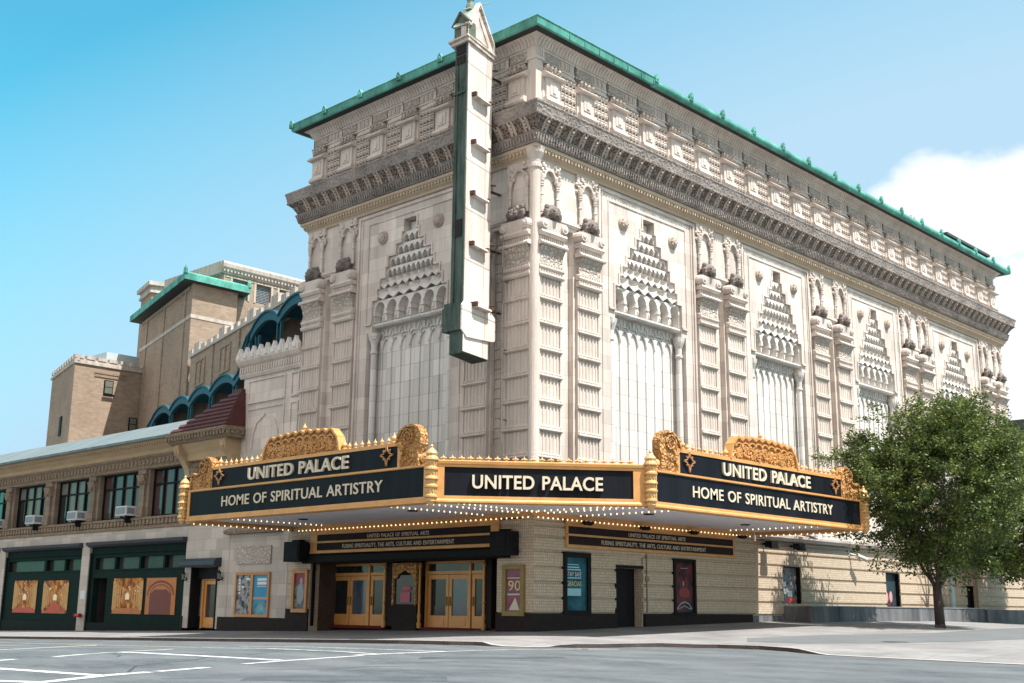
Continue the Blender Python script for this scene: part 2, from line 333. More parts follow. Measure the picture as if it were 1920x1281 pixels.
def thing(name, loc, label, cat, group=None):
    o = bpy.data.objects.new(name, None); COL.objects.link(o); o.location = loc; o.empty_display_size = .5
    ORI[o.name] = tuple(loc); return tag(o, label, cat, group)
def dup(o, parent=None, loc=None, rot=None, scale=None):
    """a copy of an object together with copies of its children"""
    c = o.copy(); COL.objects.link(c)
    if parent is not None: c.parent = parent
    if loc is not None: c.location = loc
    if rot is not None: c.rotation_euler = (0, 0, rot)
    if scale is not None: c.scale = scale
    for ch in list(o.children): dup(ch, c)
    ORI[c.name] = ORI.get(o.name, (0, 0, 0))
    return c
def place(o, face, u, parent=None):
    o.location = (u, 0, 0) if face == 'R' else (0, u, 0)
    o.rotation_euler = (0, 0, 0 if face == 'R' else -math.pi / 2)
_txt = {}
def words(fr, s, u0, u1, z0, z1, o0, o1, m, parent, sgn=1, bold=0.0):
    """raised lettering fitted to a box on the wall, one part for each word"""
    key = (s, bold)
    if key not in _txt:
        cu = bpy.data.curves.new('lettering', 'FONT'); cu.body = s; cu.size = 1; cu.extrude = .5; cu.offset = bold; cu.resolution_u = 4; cu.space_character = 1.04; cu.space_word = 1.25
        ob = bpy.data.objects.new('lettering', cu); COL.objects.link(ob)
        dg = bpy.context.evaluated_depsgraph_get(); me = bpy.data.meshes.new_from_object(ob.evaluated_get(dg))
        V = [tuple(v.co) for v in me.vertices]; F = [tuple(p.vertices) for p in me.polygons]
        bpy.data.objects.remove(ob); bpy.data.meshes.remove(me); bpy.data.curves.remove(cu)
        par = list(range(len(V)))
        def find(a):
            while par[a] != a: par[a] = par[par[a]]; a = par[a]
            return a
        for f in F:
            for q in f[1:]: par[find(q)] = find(f[0])
        ext = {}
        for k, v in enumerate(V):
            r = find(k); a, b = ext.get(r, (9e9, -9e9)); ext[r] = (min(a, v[0]), max(b, v[0]))
        order = sorted(ext, key=lambda r: ext[r]); grp = {}; g = 0; end = None
        for r in order:
            if end is not None and ext[r][0] - end > .20: g += 1
            end = ext[r][1] if end is None else max(end, ext[r][1]); grp[r] = g
        _txt[key] = (V, F, [grp[find(f[0])] for f in F], g + 1)
    V, F, gi, n = _txt[key]
    xs = [v[0] for v in V]; ys = [v[1] for v in V]; x0, x1 = min(xs), max(xs); y0, y1 = (0.0 if ',' in s else min(ys)), max(ys)
    us = u0 if sgn > 0 else u1
    pts = [(us + sgn * (v[0] - x0) / (x1 - x0) * (u1 - u0), o0 + (v[2] + .5) * (o1 - o0), z0 + (v[1] - y0) / (y1 - y0) * (z1 - z0)) for v in V]
    for g in range(n):
        fs = [f for f, k in zip(F, gi) if k == g]; used = sorted({i for f in fs for i in f}); ix = {a: b for b, a in enumerate(used)}
        MB(fr).add([pts[i] for i in used], [tuple(ix[i] for i in f) for f in fs]).build('lettering', m, parent)

def sweep(mb, prof, path_fn):
    """closed (o, z) profile carried round a path given as a function o -> list of (x, y)"""
    rows = [[(x, y, z) for x, y in path_fn(o)] for o, z in prof]
    n = len(rows); k = len(rows[0]); b = len(mb.v)
    for r in rows: mb.v += r
    for i in range(n):
        j = (i + 1) % n
        for q in range(k - 1):
            mb.f.append([b + i * k + q, b + i * k + q + 1, b + j * k + q + 1, b + j * k + q]); mb.mi.append(mb.m)
    for q in (0, k - 1):
        mb.f.append([b + i * k + q for i in range(n)]); mb.mi.append(mb.m)
    return mb

# ------------------------------------------------------------------ ground
def G(X, Y):
    b = .43 + .022 * min(max(X, 0), 20) - .012 * max(min(X, 90) - 33, 0)
    b -= .019 * min(max(Y, 0), 80)
    d = math.hypot(max(-X, 0), max(-Y, 0))
    return b - .035 * min(d, 8) - .008 * max(0, min(d - 8, 40))
KERB = [(-7, 90), (-7, 40), (-7.05, 20), (-7.1, 12), (-7.0, 6), (-7.0, 0), (-6.5, -2.0), (-6.1, -2.9), (-6.0, -3.6), (-5.5, -4.8), (-4.6, -5.5), (-4.3, -5.98), (-3.5, -6.45), (-.9, -7.0), (.45, -8.4), (.78, -9.9), (.35, -11.3), (-.24, -12.2), (-.9, -13.4), (-1.1, -16), (-1.1, -30), (-1, -90)]
def kerb_h(Y):      # height of the pavement edge above the road
    if -5.7 < Y < -3.4: return .015 + .11 * max(0, abs(Y + 4.5) - .75) / .45 if abs(Y + 4.5) > .75 else .015
    if Y < -12.0: return max(.012, .12 - .09 * (-12.0 - Y))
    return .125
def kerb_pts(step=.35):
    out = []
    for (x0, y0), (x1, y1) in zip(KERB[:-1], KERB[1:]):
        L = math.hypot(x1 - x0, y1 - y0); n = max(1, int(L / (step if abs(y0) < 25 and abs(y1) < 40 else 4)))
        for i in range(n): out.append((x0 + (x1 - x0) * i / n, y0 + (y1 - y0) * i / n))
    out.append(KERB[-1]); return out
def grid_mesh(name, xs, ys, zf, m):
    v = [(x, y, zf(x, y)) for y in ys for x in xs]; n = len(xs)
    f = [(j * n + i, j * n + i + 1, (j + 1) * n + i + 1, (j + 1) * n + i) for j in range(len(ys) - 1) for i in range(n - 1)]
    me = bpy.data.meshes.new(name); me.from_pydata(v, [], f); me.materials.append(m)
    o = bpy.data.objects.new(name, me); COL.objects.link(o); o['kind'] = 'structure'; return o
def spaced(a, b, s): n = max(1, int((b - a) / s)); return [a + (b - a) * i / n for i in range(n + 1)]
xs = [-900, -300, -120] + spaced(-80, -40, 4) + spaced(-38, 8, 1.0) + spaced(12, 100, 8) + [300, 900]
ys = [-900, -300, -120] + spaced(-90, -40, 5) + spaced(-38, 40, 1.0) + spaced(44, 100, 8) + [300, 900]
grid_mesh('road', xs, ys, lambda x, y: G(x, y) - .125, M_asph)
kp = kerb_pts()
cols = [0, .16, .3, .6, 1.0, 1.5, 2.2, 3, 4, 5, 6, 7, 8, 9, 10.5, 13, 17, 22, 30, 40, 60, 95]
def walk_z(x, y, d):
    drop = .125 - kerb_h(y)
    return G(x, y) - drop * max(0, 1 - d / 1.3)
v = []; f = []
for (x, y) in kp:
    for c in cols[1:]: v.append((x + c, y, walk_z(x + c, y, c)))
n = len(cols) - 1
for j in range(len(kp) - 1):
    for i in range(n - 1): f.append((j * n + i, j * n + i + 1, (j + 1) * n + i + 1, (j + 1) * n + i))
me = bpy.data.meshes.new('pavement'); me.from_pydata(v, [], f); me.materials.append(M_walk)
pv = bpy.data.objects.new('pavement', me); COL.objects.link(pv); pv['kind'] = 'structure'
# expansion joints of the slabs, in the material
_t = M_walk.node_tree; _b = _t.nodes['Principled BSDF']; _g = _t.nodes.new('ShaderNodeNewGeometry'); _br = _t.nodes.new('ShaderNodeTexBrick')
_br.offset = 0; _br.inputs['Scale'].default_value = 1; _br.inputs['Brick Width'].default_value = 1.5; _br.inputs['Row Height'].default_value = 1.5; _br.inputs['Mortar Size'].default_value = .02
_br.inputs['Color1'].default_value = (.75, .75, .75, 1); _br.inputs['Color2'].default_value = (1, 1, 1, 1); _br.inputs['Mortar'].default_value = (.45, .45, .45, 1)
_t.links.new(_g.outputs['Position'], _br.inputs['Vector'])
_mx = _t.nodes.new('ShaderNodeMix'); _mx.data_type = 'RGBA'; _mx.blend_type = 'MULTIPLY'; _mx.inputs[0].default_value = .75
_src = _b.inputs['Base Color'].links[0].from_socket; _t.links.new(_src, _mx.inputs[6]); _t.links.new(_br.outputs['Color'], _mx.inputs[7]); _t.links.new(_mx.outputs[2], _b.inputs['Base Color'])
# kerb: stone top and a face with its shade put into the dark colour
v = []; f = []; mi = []
for (x, y) in kp:
    zt = walk_z(x, y, 0) + .003; zb = G(x, y) - .20
    v += [(x + .17, y, walk_z(x + .17, y, .17) + .004), (x, y, zt + .001), (x - .012, y, zb)]
for j in range(len(kp) - 1):
    f += [(j * 3, j * 3 + 1, j * 3 + 4, j * 3 + 3), (j * 3 + 1, j * 3 + 2, j * 3 + 5, j * 3 + 4)]; mi += [0, 1]
me = bpy.data.meshes.new('kerb'); me.from_pydata(v, [], f); me.materials.append(M_ltop); me.materials.append(M_kerb)
for p, i in zip(me.polygons, mi): p.material_index = i
o = bpy.data.objects.new('kerb', me); COL.objects.link(o); o['kind'] = 'structure'
def road_patch(name, a, b, m, off, n=14):
    v = []; f = []; k = len(a) - 1
    def at(P, t): i = min(int(t * k), k - 1); q = t * k - i; return (P[i][0] + (P[i + 1][0] - P[i][0]) * q, P[i][1] + (P[i + 1][1] - P[i][1]) * q)
    N = 40
    for i in range(N + 1):
        p, q = at(a, i / N), at(b, i / N)
        for j in range(n + 1): x, y = p[0] + (q[0] - p[0]) * j / n, p[1] + (q[1] - p[1]) * j / n; v.append((x, y, G(x, y) + off))
    for i in range(N):
        for j in range(n): c = i * (n + 1) + j; f.append((c, c + 1, c + n + 2, c + n + 1))
    me = bpy.data.meshes.new(name); me.from_pydata(v, [], f); me.materials.append(m)
    o = bpy.data.objects.new(name, me); COL.objects.link(o); o['kind'] = 'structure'
M_strip = mat('darker plaza strip', (0.135, 0.145, 0.15), 0.88, (0.10, 0.108, 0.114), 0.6, 0.8, bump=0.4, bscale=40)
M_patch = mat('newer asphalt patch', (0.048, 0.058, 0.066), 0.85, (0.11, 0.125, 0.136), 0.9, 0.8, bump=0.6, bscale=40)
road_patch('plaza_strip', [(4.6, -6.97), (7.28, -7.24), (9.81, -7.73), (12.45, -8.76), (15.29, -9.82), (19.7, -9.87), (31.64, -8.3), (70, -13)], [(2.65, -8.2), (3.01, -10.18), (4.51, -11.46), (6.02, -12.75), (8.48, -13.65), (10.12, -14.18), (11.78, -14.72), (40, -28)], M_strip, .006)  # plaza strip in a darker grey than the pavement around it
road_patch('road_patch', [(-12.4, -7.2), (-9.0, -9.4)], [(-13.3, -8.0), (-9.8, -10.4)], M_patch, -.1222, 4)
road_patch('road_patch', [(-20.5, -10.8), (-17.5, -13.6)], [(-21.6, -12.0), (-18.6, -14.8)], M_patch, -.1222, 4)
# painted lines
def paint(name, segs, m, off=-.121):
    v = []; f = []
    for pts, w in segs:
        for (x0, y0), (x1, y1) in zip(pts[:-1], pts[1:]):
            L = math.hypot(x1 - x0, y1 - y0); nx, ny = -(y1 - y0) / L * w / 2, (x1 - x0) / L * w / 2; k = max(1, int(L / .8))
            for i in range(k + 1):
                t = i / k; x, y = x0 + (x1 - x0) * t, y0 + (y1 - y0) * t
                for s in (1, -1): v.append((x + nx * s, y + ny * s, G(x + nx * s, y + ny * s) + off))
                if i: b = len(v) - 4; f.append((b, b + 1, b + 3, b + 2))
    me = bpy.data.meshes.new(name); me.from_pydata(v, [], f); me.materials.append(m)
    o = bpy.data.objects.new(name, me); COL.objects.link(o); o['kind'] = 'structure'; return o
paint('road_marking', [([(-12.83, 3.44), (-12.1, -3.22), (-12.3, -5.2)], .16), ([(-11.2, 3.6), (-10.5, -1.1), (-9.5, -5.2)], .13),
    ([(-17.9, 7.9), (-12.19, 11.67)], .25), ([(-22.2, -2.0), (-21.41, -1.47)], .22), ([(-20.11, -.93), (-17.43, 1.01), (-14.3, 2.7)], .18),
    ([(-17.2, .9), (-16.5, -6.2)], .34)], M_paint)
paint('crosswalk_line', [([(-18.24, -7.14), (-16.2, -6.45), (-13.25, -5.64)], .22), ([(-13.2, -5.25), (-9.6, -5.14)], .26), ([(-9.5, -5.14), (-7.13, -5.35), (-4.9, -6.3), (-3.6, -7.2)], .13),
    ([(-25.6, -10.6), (-22.86, -9.0), (-21.6, -8.55)], .34), ([(-21.4, -8.5), (-19.71, -7.88)], .28), ([(-23.8, -3.6), (-23.46, -5.37), (-22.95, -8.9)], .34), ([(-25.6, -8.3), (-24.7, -10.1)], .34)], M_paint, -.1175)
paint('yellow_line', [([(-11.2, 32), (-11.69, 21.78), (-12.5, 8.5), (-12.78, 3.7)], .13)], M_yel)
paint('tar_crack', [([(-20.0, -1.6), (-18.9, -2.1), (-18.4, -1.4), (-18.0, -.2)], .05), ([(-21.9, -8.2), (-20.6, -6.2), (-18.0, -4.6), (-17.0, -3.6)], .07), ([(-18.5, -10.5), (-15.2, -13.0), (-12.0, -15.6)], .04), ([(-16, -9), (-12.5, -9.6), (-9.5, -11.5)], .04), ([(-22.5, -10.6), (-20.5, -11.6), (-19.2, -13.0)], .04), ([(-19.2, -9.2), (-17.8, -10.1), (-16.6, -9.8), (-14.4, -11.2)], .05), ([(-15.5, -3.2), (-13.0, -1.6), (-11.0, -2.2)], .05)], M_tar, -.122)
v = []; f = []
for k in range(28): a = 2 * math.pi * k / 28; x, y = 6.4 + .5 * math.cos(a), -12.1 + .5 * math.sin(a); v.append((x, y, G(x, y) + .006))
me = bpy.data.meshes.new('manhole_cover'); me.from_pydata(v, [], [tuple(range(28))]); me.materials.append(M_rust)
o = bpy.data.objects.new('manhole_cover', me); COL.objects.link(o); tag(o, 'round rusty manhole cover set flush in the pale plaza pavement', 'manhole cover')

# ------------------------------------------------------------------ the theatre
TH = thing('theater_building', (0, 0, 0), 'tall cream terracotta theatre with stepped blind windows, fluted pilasters and a green copper eave', 'building')
LEN, WID = 50.8, 16.0
PAIRS = [.05, 11.95, 23.2, 34.45, 46.85]; PIL_R = [.81, 3.39, 12.66, 15.2, 23.93, 26.62, 35.22, 37.67, 47.62, 50.05]; PIL_L = [.85, 3.38, 12.75, 15.3]
BAYS = [(8.02, 7.65), (19.6, 7.0), (30.9, 6.9), (42.68, 8.15)]; BAYL = (8.05, 7.8)
# core and pier walls
mb = MB(FR)
mb.box(.62, LEN - .6, -15.4, -.62, 5.0, 26.0); mb.box(2.4, LEN - .6, -15.4, -.62, 0, 4.99)
mb.box(.62, LEN, -16.0, -15.41, 0, 26.0); mb.box(LEN - .59, LEN, -15.4, -.62, 0, 26.0)
def piers(face, spans, pils):
    mb.fr = FR if face == 'R' else FL
    for (a, b), (p, q) in zip(spans, pils):
        n0, n1 = p + .82, q - .82
        n0, n1 = (p + q) / 2 - .40, (p + q) / 2 + .40
        mb.box(a, n0, -.6, 0, 4.9, 20.4); mb.box(n1, b, -.6, 0, 4.9, 20.4)
        mb.box(n0, n1, -.6, -.28, 4.9, 17.6); mb.box(n0, n1, -.6, 0, 17.6, 20.4)
        mb.box(p + .5, q - .5, .0, .14, 17.86, 18.02); mb.box(p + .5, q - .5, .0, .09, 17.78, 17.86)
ends = [(0.0, BAYS[0][0] - BAYS[0][1] / 2)] + [(BAYS[i][0] + BAYS[i][1] / 2, BAYS[i + 1][0] - BAYS[i + 1][1] / 2) for i in range(3)] + [(BAYS[3][0] + BAYS[3][1] / 2, LEN)]
piers('R', ends, [(PIL_R[2 * i], PIL_R[2 * i + 1]) for i in range(5)])
piers('L', [(.6, BAYL[0] - BAYL[1] / 2), (BAYL[0] + BAYL[1] / 2, WID)], [(PIL_L[0], PIL_L[1]), (PIL_L[2], PIL_L[3])])
mb.fr = FR; mb.box(0, LEN, -.6, 0, 20.4, 26.05)
mb.fr = FL; mb.box(.61, WID, -.6, 0, 20.4, 26.05)
mb.build('wall', M_wall, TH)
# corner column
mb = MB(FR)
mb.lathe(0, 0, [(.24, 5), (.24, 19.9), (.30, 19.95), (.30, 20.1), (.24, 20.15), (.26, 20.3), (.40, 20.6), (.44, 20.85)], 16)
mb.box(-.07, .42, -.42, .07, 23.0, 25.1); mb.box(-.12, .5, -.5, .12, 25.1, 25.2); mb.box(-.10, .46, -.46, .10, 25.2, 25.7); mb.box(-.14, .5, -.5, .14, 22.7, 23.0)
for k in range(4): mb.box(-.04 + k * .12, .02 + k * .12, .10, .13, 25.28, 25.6)
mb.build('corner_column', M_orn, TH)

# one fluted pilaster, built at u = 0 on the right-hand facade
mb = MB(FR)
mb.box(-.74, .74, 0, .10, 4.95, 17.0)
for k in range(6):
    uc = -.55 + k * .22
    mb.flat([(uc - .06, .10), (uc + .06, .10), (uc + .04, .15), (uc, .17), (uc - .04, .15)], 5.0, 15.1)
for u in (-.71, .71): mb.box(u - .04, u + .04, .10, .19, 5, 15.1)
mb.m = 1
for z in (14.16, 13.08, 11.94, 10.82, 9.72, 8.55, 7.4, 6.25, 5.2):
    mb.prof([(.1, z - .06), (.20, z - .06), (.29, z), (.29, z + .05), (.20, z + .10), (.1, z + .10)], -.77, .77)
    for k in range(9): mb.disc(-.68 + k * .17, z + .13, .075, .1, .27, 8)
for z in (15.12, 15.42):
    mb.prof([(.1, z), (.30, z), (.38, z + .08), (.38, z + .15), (.28, z + .2), (.1, z + .2)], -.80, .80)
    for k in range(10): mb.disc(-.72 + k * .16, z + .23, .07, .1, .33, 8)
mb.m = 2
mb.prof([(.1, 15.68), (.30, 15.68), (.26, 15.9), (.34, 16.2), (.52, 16.45), (.1, 16.45)], -.74, .74)
mb.m = 0
mb.prof([(.1, 16.45), (.58, 16.47), (.62, 16.54), (.50, 16.64), (.1, 16.64)], -.86, .86)
for k in range(12): mb.box(-.74 + k * .13, -.68 + k * .13, .1, .36, 16.66, 16.88)
mb.box(-.70, .70, .1, .30, 16.64, 16.9)
mb.prof([(0, 16.9), (.42, 16.9), (.56, 17.02), (.52, 17.12), (0, 17.12)], -.82, .82)
mb.m = 1
mb.prof([(0, 17.14), (.46, 17.14), (.50, 17.35), (.54, 17.62), (0, 17.66)], -.66, .66)
for s in (-1, 1):
    mb.disc(s * .64, 17.4, .27, .0, .60, 14, .2); mb.disc(s * .64, 17.4, .12, .6, .66, 10)
mb.m = 0
# upper arcade: two ringed colonnettes carrying leafy capitals and a little arch
for s in (-1, 1):
    mb.lathe(s * .52, .16, [(.09, 18.02), (.09, 18.3), (.065, 18.32), (.065, 18.75), (.10, 18.8), (.065, 18.86), (.065, 19.15), (.11, 19.2), (.07, 19.24), (.12, 19.3), (.08, 19.34), (.12, 19.42), (.15, 19.6)], 10)
mb.m = 1
for k in range(34):
    mb.blob(random.choice((-1, 1)) * .5 + random.uniform(-.2, .2), random.uniform(.04, .2), random.uniform(19.55, 20.3), .09, .09, .11, 6, 4, .25)
mb.m = 0
arch = [(.36 * math.cos(a), 19.62 + .36 * math.sin(a) * 1.15) for a in [math.pi * i / 10 for i in range(11)]]
mb.ribbon(arch, .1, .0, .22); mb.box(-.72, .72, 0, .14, 20.05, 20.4)
pil = mb.build('pilaster', [M_orn, M_orn, M_carv], TH)
mb = MB(FR); mb.blob(0, .30, 18.02, .42, .34, .36, 12, 8, .10); mb.blob(0, .58, 17.93, .24, .24, .22, 10, 6, .12)
for s in (-1, 1): mb.blob(s * .34, .34, 18.24, .13, .14, .14, 8, 5); mb.blob(s * .16, .70, 18.05, .07, .07, .07, 6, 4); mb.blob(s * .40, .36, 17.92, .14, .2, .22, 8, 5, .2)
mb.blob(0, .76, 17.84, .12, .1, .08, 8, 5); mb.box(-.62, .62, 0, .40, 17.66, 17.74)
mb.build('lion_head', M_lion, pil)
place(pil, 'R', PIL_R[0]); pil.scale = (1, .8, 1)
for u in PIL_R[1:]: place(dup(pil, TH), 'R', u)
for u in PIL_L: place(dup(pil, TH), 'L', u)

# one blind window bay, centred on u = 0
STEPS = [(18.93, 19.53, .43), (18.40, 18.93, .58), (17.87, 18.40, .97), (17.35, 17.87, 1.50), (16.85, 17.35, 1.68), (16.35, 16.85, 2.07), (15.82, 16.35, 2.25), (14.75, 15.82, 2.60)]
HW = 3.85
mb = MB(FR)
def sides(z0, z1, h): mb.box(-HW, -h, -.6, 0, z0, z1); mb.box(h, HW, -.6, 0, z0, z1)
sides(4.9, 14.25, 2.95); sides(14.25, 14.75, 2.6)
for z0, z1, h in STEPS: sides(z0, z1, h)
mb.box(-HW, HW, -.6, 0, 19.53, 20.4)
for s in (-1, 1):
    mb.box(s * 3.74 - .07, s * 3.74 + .07, 0, .07, 5, 20.3); mb.box(s * 3.52 - .025, s * 3.52 + .025, 0, .04, 5, 20.12)
    mb.box(s * 3.04 - .03, s * 3.04 + .03, 0, .045, 14.72, 19.83); mb.box(min(s * 2.62, s * 3.07), max(s * 2.62, s * 3.07), 0, .10, 14.62, 14.72)
mb.box(-3.66, 3.66, 0, .07, 20.16, 20.3); mb.box(-3.0, 3.0, 0, .045, 19.77, 19.83)
prev = 0
for z0, z1, h in STEPS:                      # little moulding round the stepped outline
    for s in (-1, 1):
        mb.box(s * (h + .05) - .045, s * (h + .05) + .045, 0, .05, z0, z1 + .0)
        a, b = sorted((s * prev, s * (h + .095)))
        if prev: mb.box(a + (.0 if s < 0 else .095), b - (.0 if s > 0 else .095), 0, .05, z1, z1 + .08)
    if not prev: mb.box(-h - .095, h + .095, 0, .05, z1, z1 + .08)
    prev = h
bay = mb.build('blind_window', M_wall, TH)
mb = MB(FR); mb.box(-2.95, 2.95, -.62, -.52, 4.9, 14.6)
mb.build('infill_panel', M_pale, bay)
mb = MB(FR); mb.box(-2.62, 2.62, -.62, -.545, 14.6, 19.53)
for idx, (z0, z1, h) in enumerate(STEPS):
    if idx == 0:
        mb.box(-.36, .36, -.55, -.35, z0, z1 - .08); mb.poly([(-.25, z0 + .12), (0, z0 + .42), (.25, z0 + .12), (0, z0 + .02)], -.36, -.28); continue
    if idx == 7:
        n = 6; w = 2 * h / n
        for k in range(n):
            c = -h + w * (k + .5)
            ar = [(c + w * .40 * math.cos(a), 15.35 + w * .46 * math.sin(a)) for a in [math.pi * i / 8 for i in range(9)]]
            mb.poly([(c - w / 2, 15.35), (c - w * .4, 15.35)] + ar[::-1][0:] + [(c + w / 2, 15.35), (c + w / 2, z1), (c - w / 2, z1)], -.55, -.10)
            mb.box(c - w / 2 - .05, c - w / 2 + .05, -.5, -.12, 14.75, 15.35); mb.disc(c, 15.04, .2, -.55, -.40, 12, .16); mb.disc(c, 15.04, .10, -.40, -.33, 8)
            mb.poly([(c - w / 2 - .12, 15.1), (c - w / 2 + .12, 15.1), (c - w / 2 + .06, 15.38), (c - w / 2 - .06, 15.38)], -.5, -.06)
        mb.box(h - .05, h, -.5, -.12, 14.75, 15.35)
        continue
    n = [0, 3, 5, 8, 10, 8, 6][idx]; w = 2 * h / n; ot = -.06
    if idx >= 5:      # large folded pendants: zig-zag lower edge
        for k in range(n):
            c = -h + w * (k + .5)
            mb.add([(c - w / 2, ot, z1), (c + w / 2, ot, z1), (c - w / 2, ot - .02, z0 + .22), (c, ot + .02, z0 - .02), (c + w / 2, ot - .02, z0 + .22), (c, -.30, z1 - .05), (c, -.5, z0 + .15)],
                   [(0, 2, 5), (2, 3, 5), (3, 4, 5), (4, 1, 5), (0, 5, 1), (2, 6, 3), (3, 6, 4)])
            mb.add([(c - w / 2 - .01, -.55, z1), (c - w / 2 + w, -.55, z1), (c - w / 2, -.55, z0 + .2), (c + w / 2, -.55, z0 + .2)], [(0, 1, 3, 2)])
            mb.ribbon([(c - w / 2, z0 + .22), (c, z0), (c + w / 2, z0 + .22)], .05, ot - .03, ot + .05)
        continue
    mb.box(-h, h, -.55, -.20, z1 - .10, z1)
    for k in range(n):                         # small scooped niches with pendants between them
        c = -h + w * (k + .5)
        ar = [(c + w * .38 * math.cos(a), z0 + .16 + .24 * math.sin(a)) for a in [math.pi * i / 6 for i in range(7)]]
        mb.poly([(c - w / 2, z0 + .10), (c - w * .38, z0 + .16)] + ar[::-1] + [(c + w * .38, z0 + .16), (c + w / 2, z0 + .10), (c + w / 2, z1), (c - w / 2, z1)], -.34, ot - .03)
        mb.add([(c - w / 2 - .06, ot - .03, z0 + .30), (c - w / 2 + .06, ot - .03, z0 + .30), (c - w / 2, ot + .04, z0 + .22), (c - w / 2, ot - .12, z0 - .06)], [(0, 1, 2), (0, 2, 3), (1, 2, 3), (0, 1, 3)])
mb.build('muqarnas', M_musk, bay)
mb = MB(FR)
mb.prof([(-.55, 14.5), (-.15, 14.5), (-.06, 14.58), (-.06, 14.66), (-.55, 14.72)], -2.6, 2.6)
lw = 4.66 / 7
for k in range(8):
    u = -2.33 + k * lw; mb.box(u - .028, u + .028, -.52, -.455, 5, 13.55)
    mb.poly([(u - .05, 13.5), (u + .05, 13.5), (u + .13, 13.9), (u - .13, 13.9)], -.52, -.42)
    if k < 7:
        c = u + lw / 2
        mb.ribbon([(u, 13.35), (u + .05, 13.65), (u + .17, 13.86), (c, 13.99), (u + lw - .17, 13.86), (u + lw - .05, 13.65), (u + lw, 13.35)], .05, -.52, -.43)
        mb.ribbon([(u, 13.9), (u + .13, 14.12), (c, 14.12), (u + lw - .13, 14.12), (u + lw, 13.9)], .045, -.52, -.44); mb.ribbon([(c, 14.12), (c, 14.5)], .04, -.52, -.45)
        mb.ribbon([(u + .13, 14.12), (u, 14.4)], .035, -.52, -.45); mb.ribbon([(u + lw - .13, 14.12), (u + lw, 14.4)], .035, -.52, -.45)
mb.build('tracery', M_pale, bay)
for s in (-1, 1):
    mb = MB(FR); mb.lathe(s * 2.66, -.24, [(.15, 5), (.15, 13.2), (.19, 13.25), (.19, 13.36), (.15, 13.4), (.17, 13.7), (.28, 14.0), (.32, 14.24)], 12)
    mb.build('colonnette', M_pale, bay)
    mb = MB(FR); mb.disc(s * 1.96, 18.92, .33, 0, .13, 18, .27); mb.disc(s * 1.96, 18.92, .22, .1, .24, 12, .12)
    for k in range(8): a = k * math.pi / 4; mb.blob(s * 1.96 + .2 * math.cos(a), .15, 18.92 + .2 * math.sin(a), .07, .06, .07, 6, 4)
    mb.build('medallion', M_lion if False else M_rib, bay)
c, w = BAYS[0]; place(bay, 'R', c); bay.scale = (w / 7.7, 1, 1)
for c, w in BAYS[1:]:
    b2 = dup(bay, TH); place(b2, 'R', c); b2.scale = (w / 7.7, 1, 1)
b2 = dup(bay, TH); place(b2, 'L', BAYL[0]); b2.scale = (BAYL[1] / 7.7, 1, 1)

# cornice: mouldings, dentils, carved cove with ribs, sooty band
def ring(o): return [(6, WID + o), (-o, WID + o), (-o, -o), (LEN + o, -o), (LEN + o, 6)]
mb = MB(FR); mb.fr = lambda x, y, z: (x, y, z)
mb.m = 0; sweep(mb, [(0.003, 20.38), (.10, 20.38), (.14, 20.5), (.26, 20.58), (.30, 20.72), (.40, 20.80), (.42, 20.92), (.003, 20.95)], ring)
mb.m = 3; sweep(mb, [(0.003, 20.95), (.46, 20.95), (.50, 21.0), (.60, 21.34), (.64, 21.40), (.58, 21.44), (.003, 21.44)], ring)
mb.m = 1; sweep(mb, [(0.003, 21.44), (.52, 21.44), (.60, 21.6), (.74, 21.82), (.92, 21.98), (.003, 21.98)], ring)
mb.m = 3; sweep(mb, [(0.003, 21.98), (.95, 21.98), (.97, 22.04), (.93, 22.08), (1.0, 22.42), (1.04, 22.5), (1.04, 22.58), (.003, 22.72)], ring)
mb.m = 2
def ribs(fr, a, b, p, k0=0):
    mb.fr = fr; n = int((b - a) / p)
    for k in range(n):
        for d in (-.11, .11):
            u = a + (k + .5) * p + d
            mb.prof([(.4, 21.44), (.56, 21.44), (.65, 21.6), (.79, 21.82), (.955, 21.975), (.6, 21.975)], u - .06, u + .06)
        u = a + (k + .5) * p
        for q in range(3):
            t = .2 + q * .3; mb.box(u - .05, u + .05, .5 + t * .32, .60 + t * .36, 21.5 + t * .36, 21.58 + t * .36)
ribs(FR, -.5, LEN + .6, .82); ribs(FL, -.5, WID + .6, .82)
for fr, L in ((FR, LEN), (FL, WID)):
    mb.fr = fr; k = -.5; mb.m = 3
    while k < L + .5:
        mb.prof([(.48, 21.02), (.57, 21.02), (.635, 21.3), (.55, 21.3)], k, k + .075); k += .17
    k = -.2; mb.m = 0
    while k < L + .2: mb.box(k, k + .10, .25, .37, 20.62, 20.74); k += .22
mb.build('cornice', [M_tan, M_cove, M_rib, M_band], TH)

M_joint_shade = mat('dark joint and lattice shade', (0.14, 0.115, 0.10), 0.9, (0.10, 0.085, 0.075), 2, 0.6)  # dark joint lines; behind the discs the colour stands in for lattice shadow
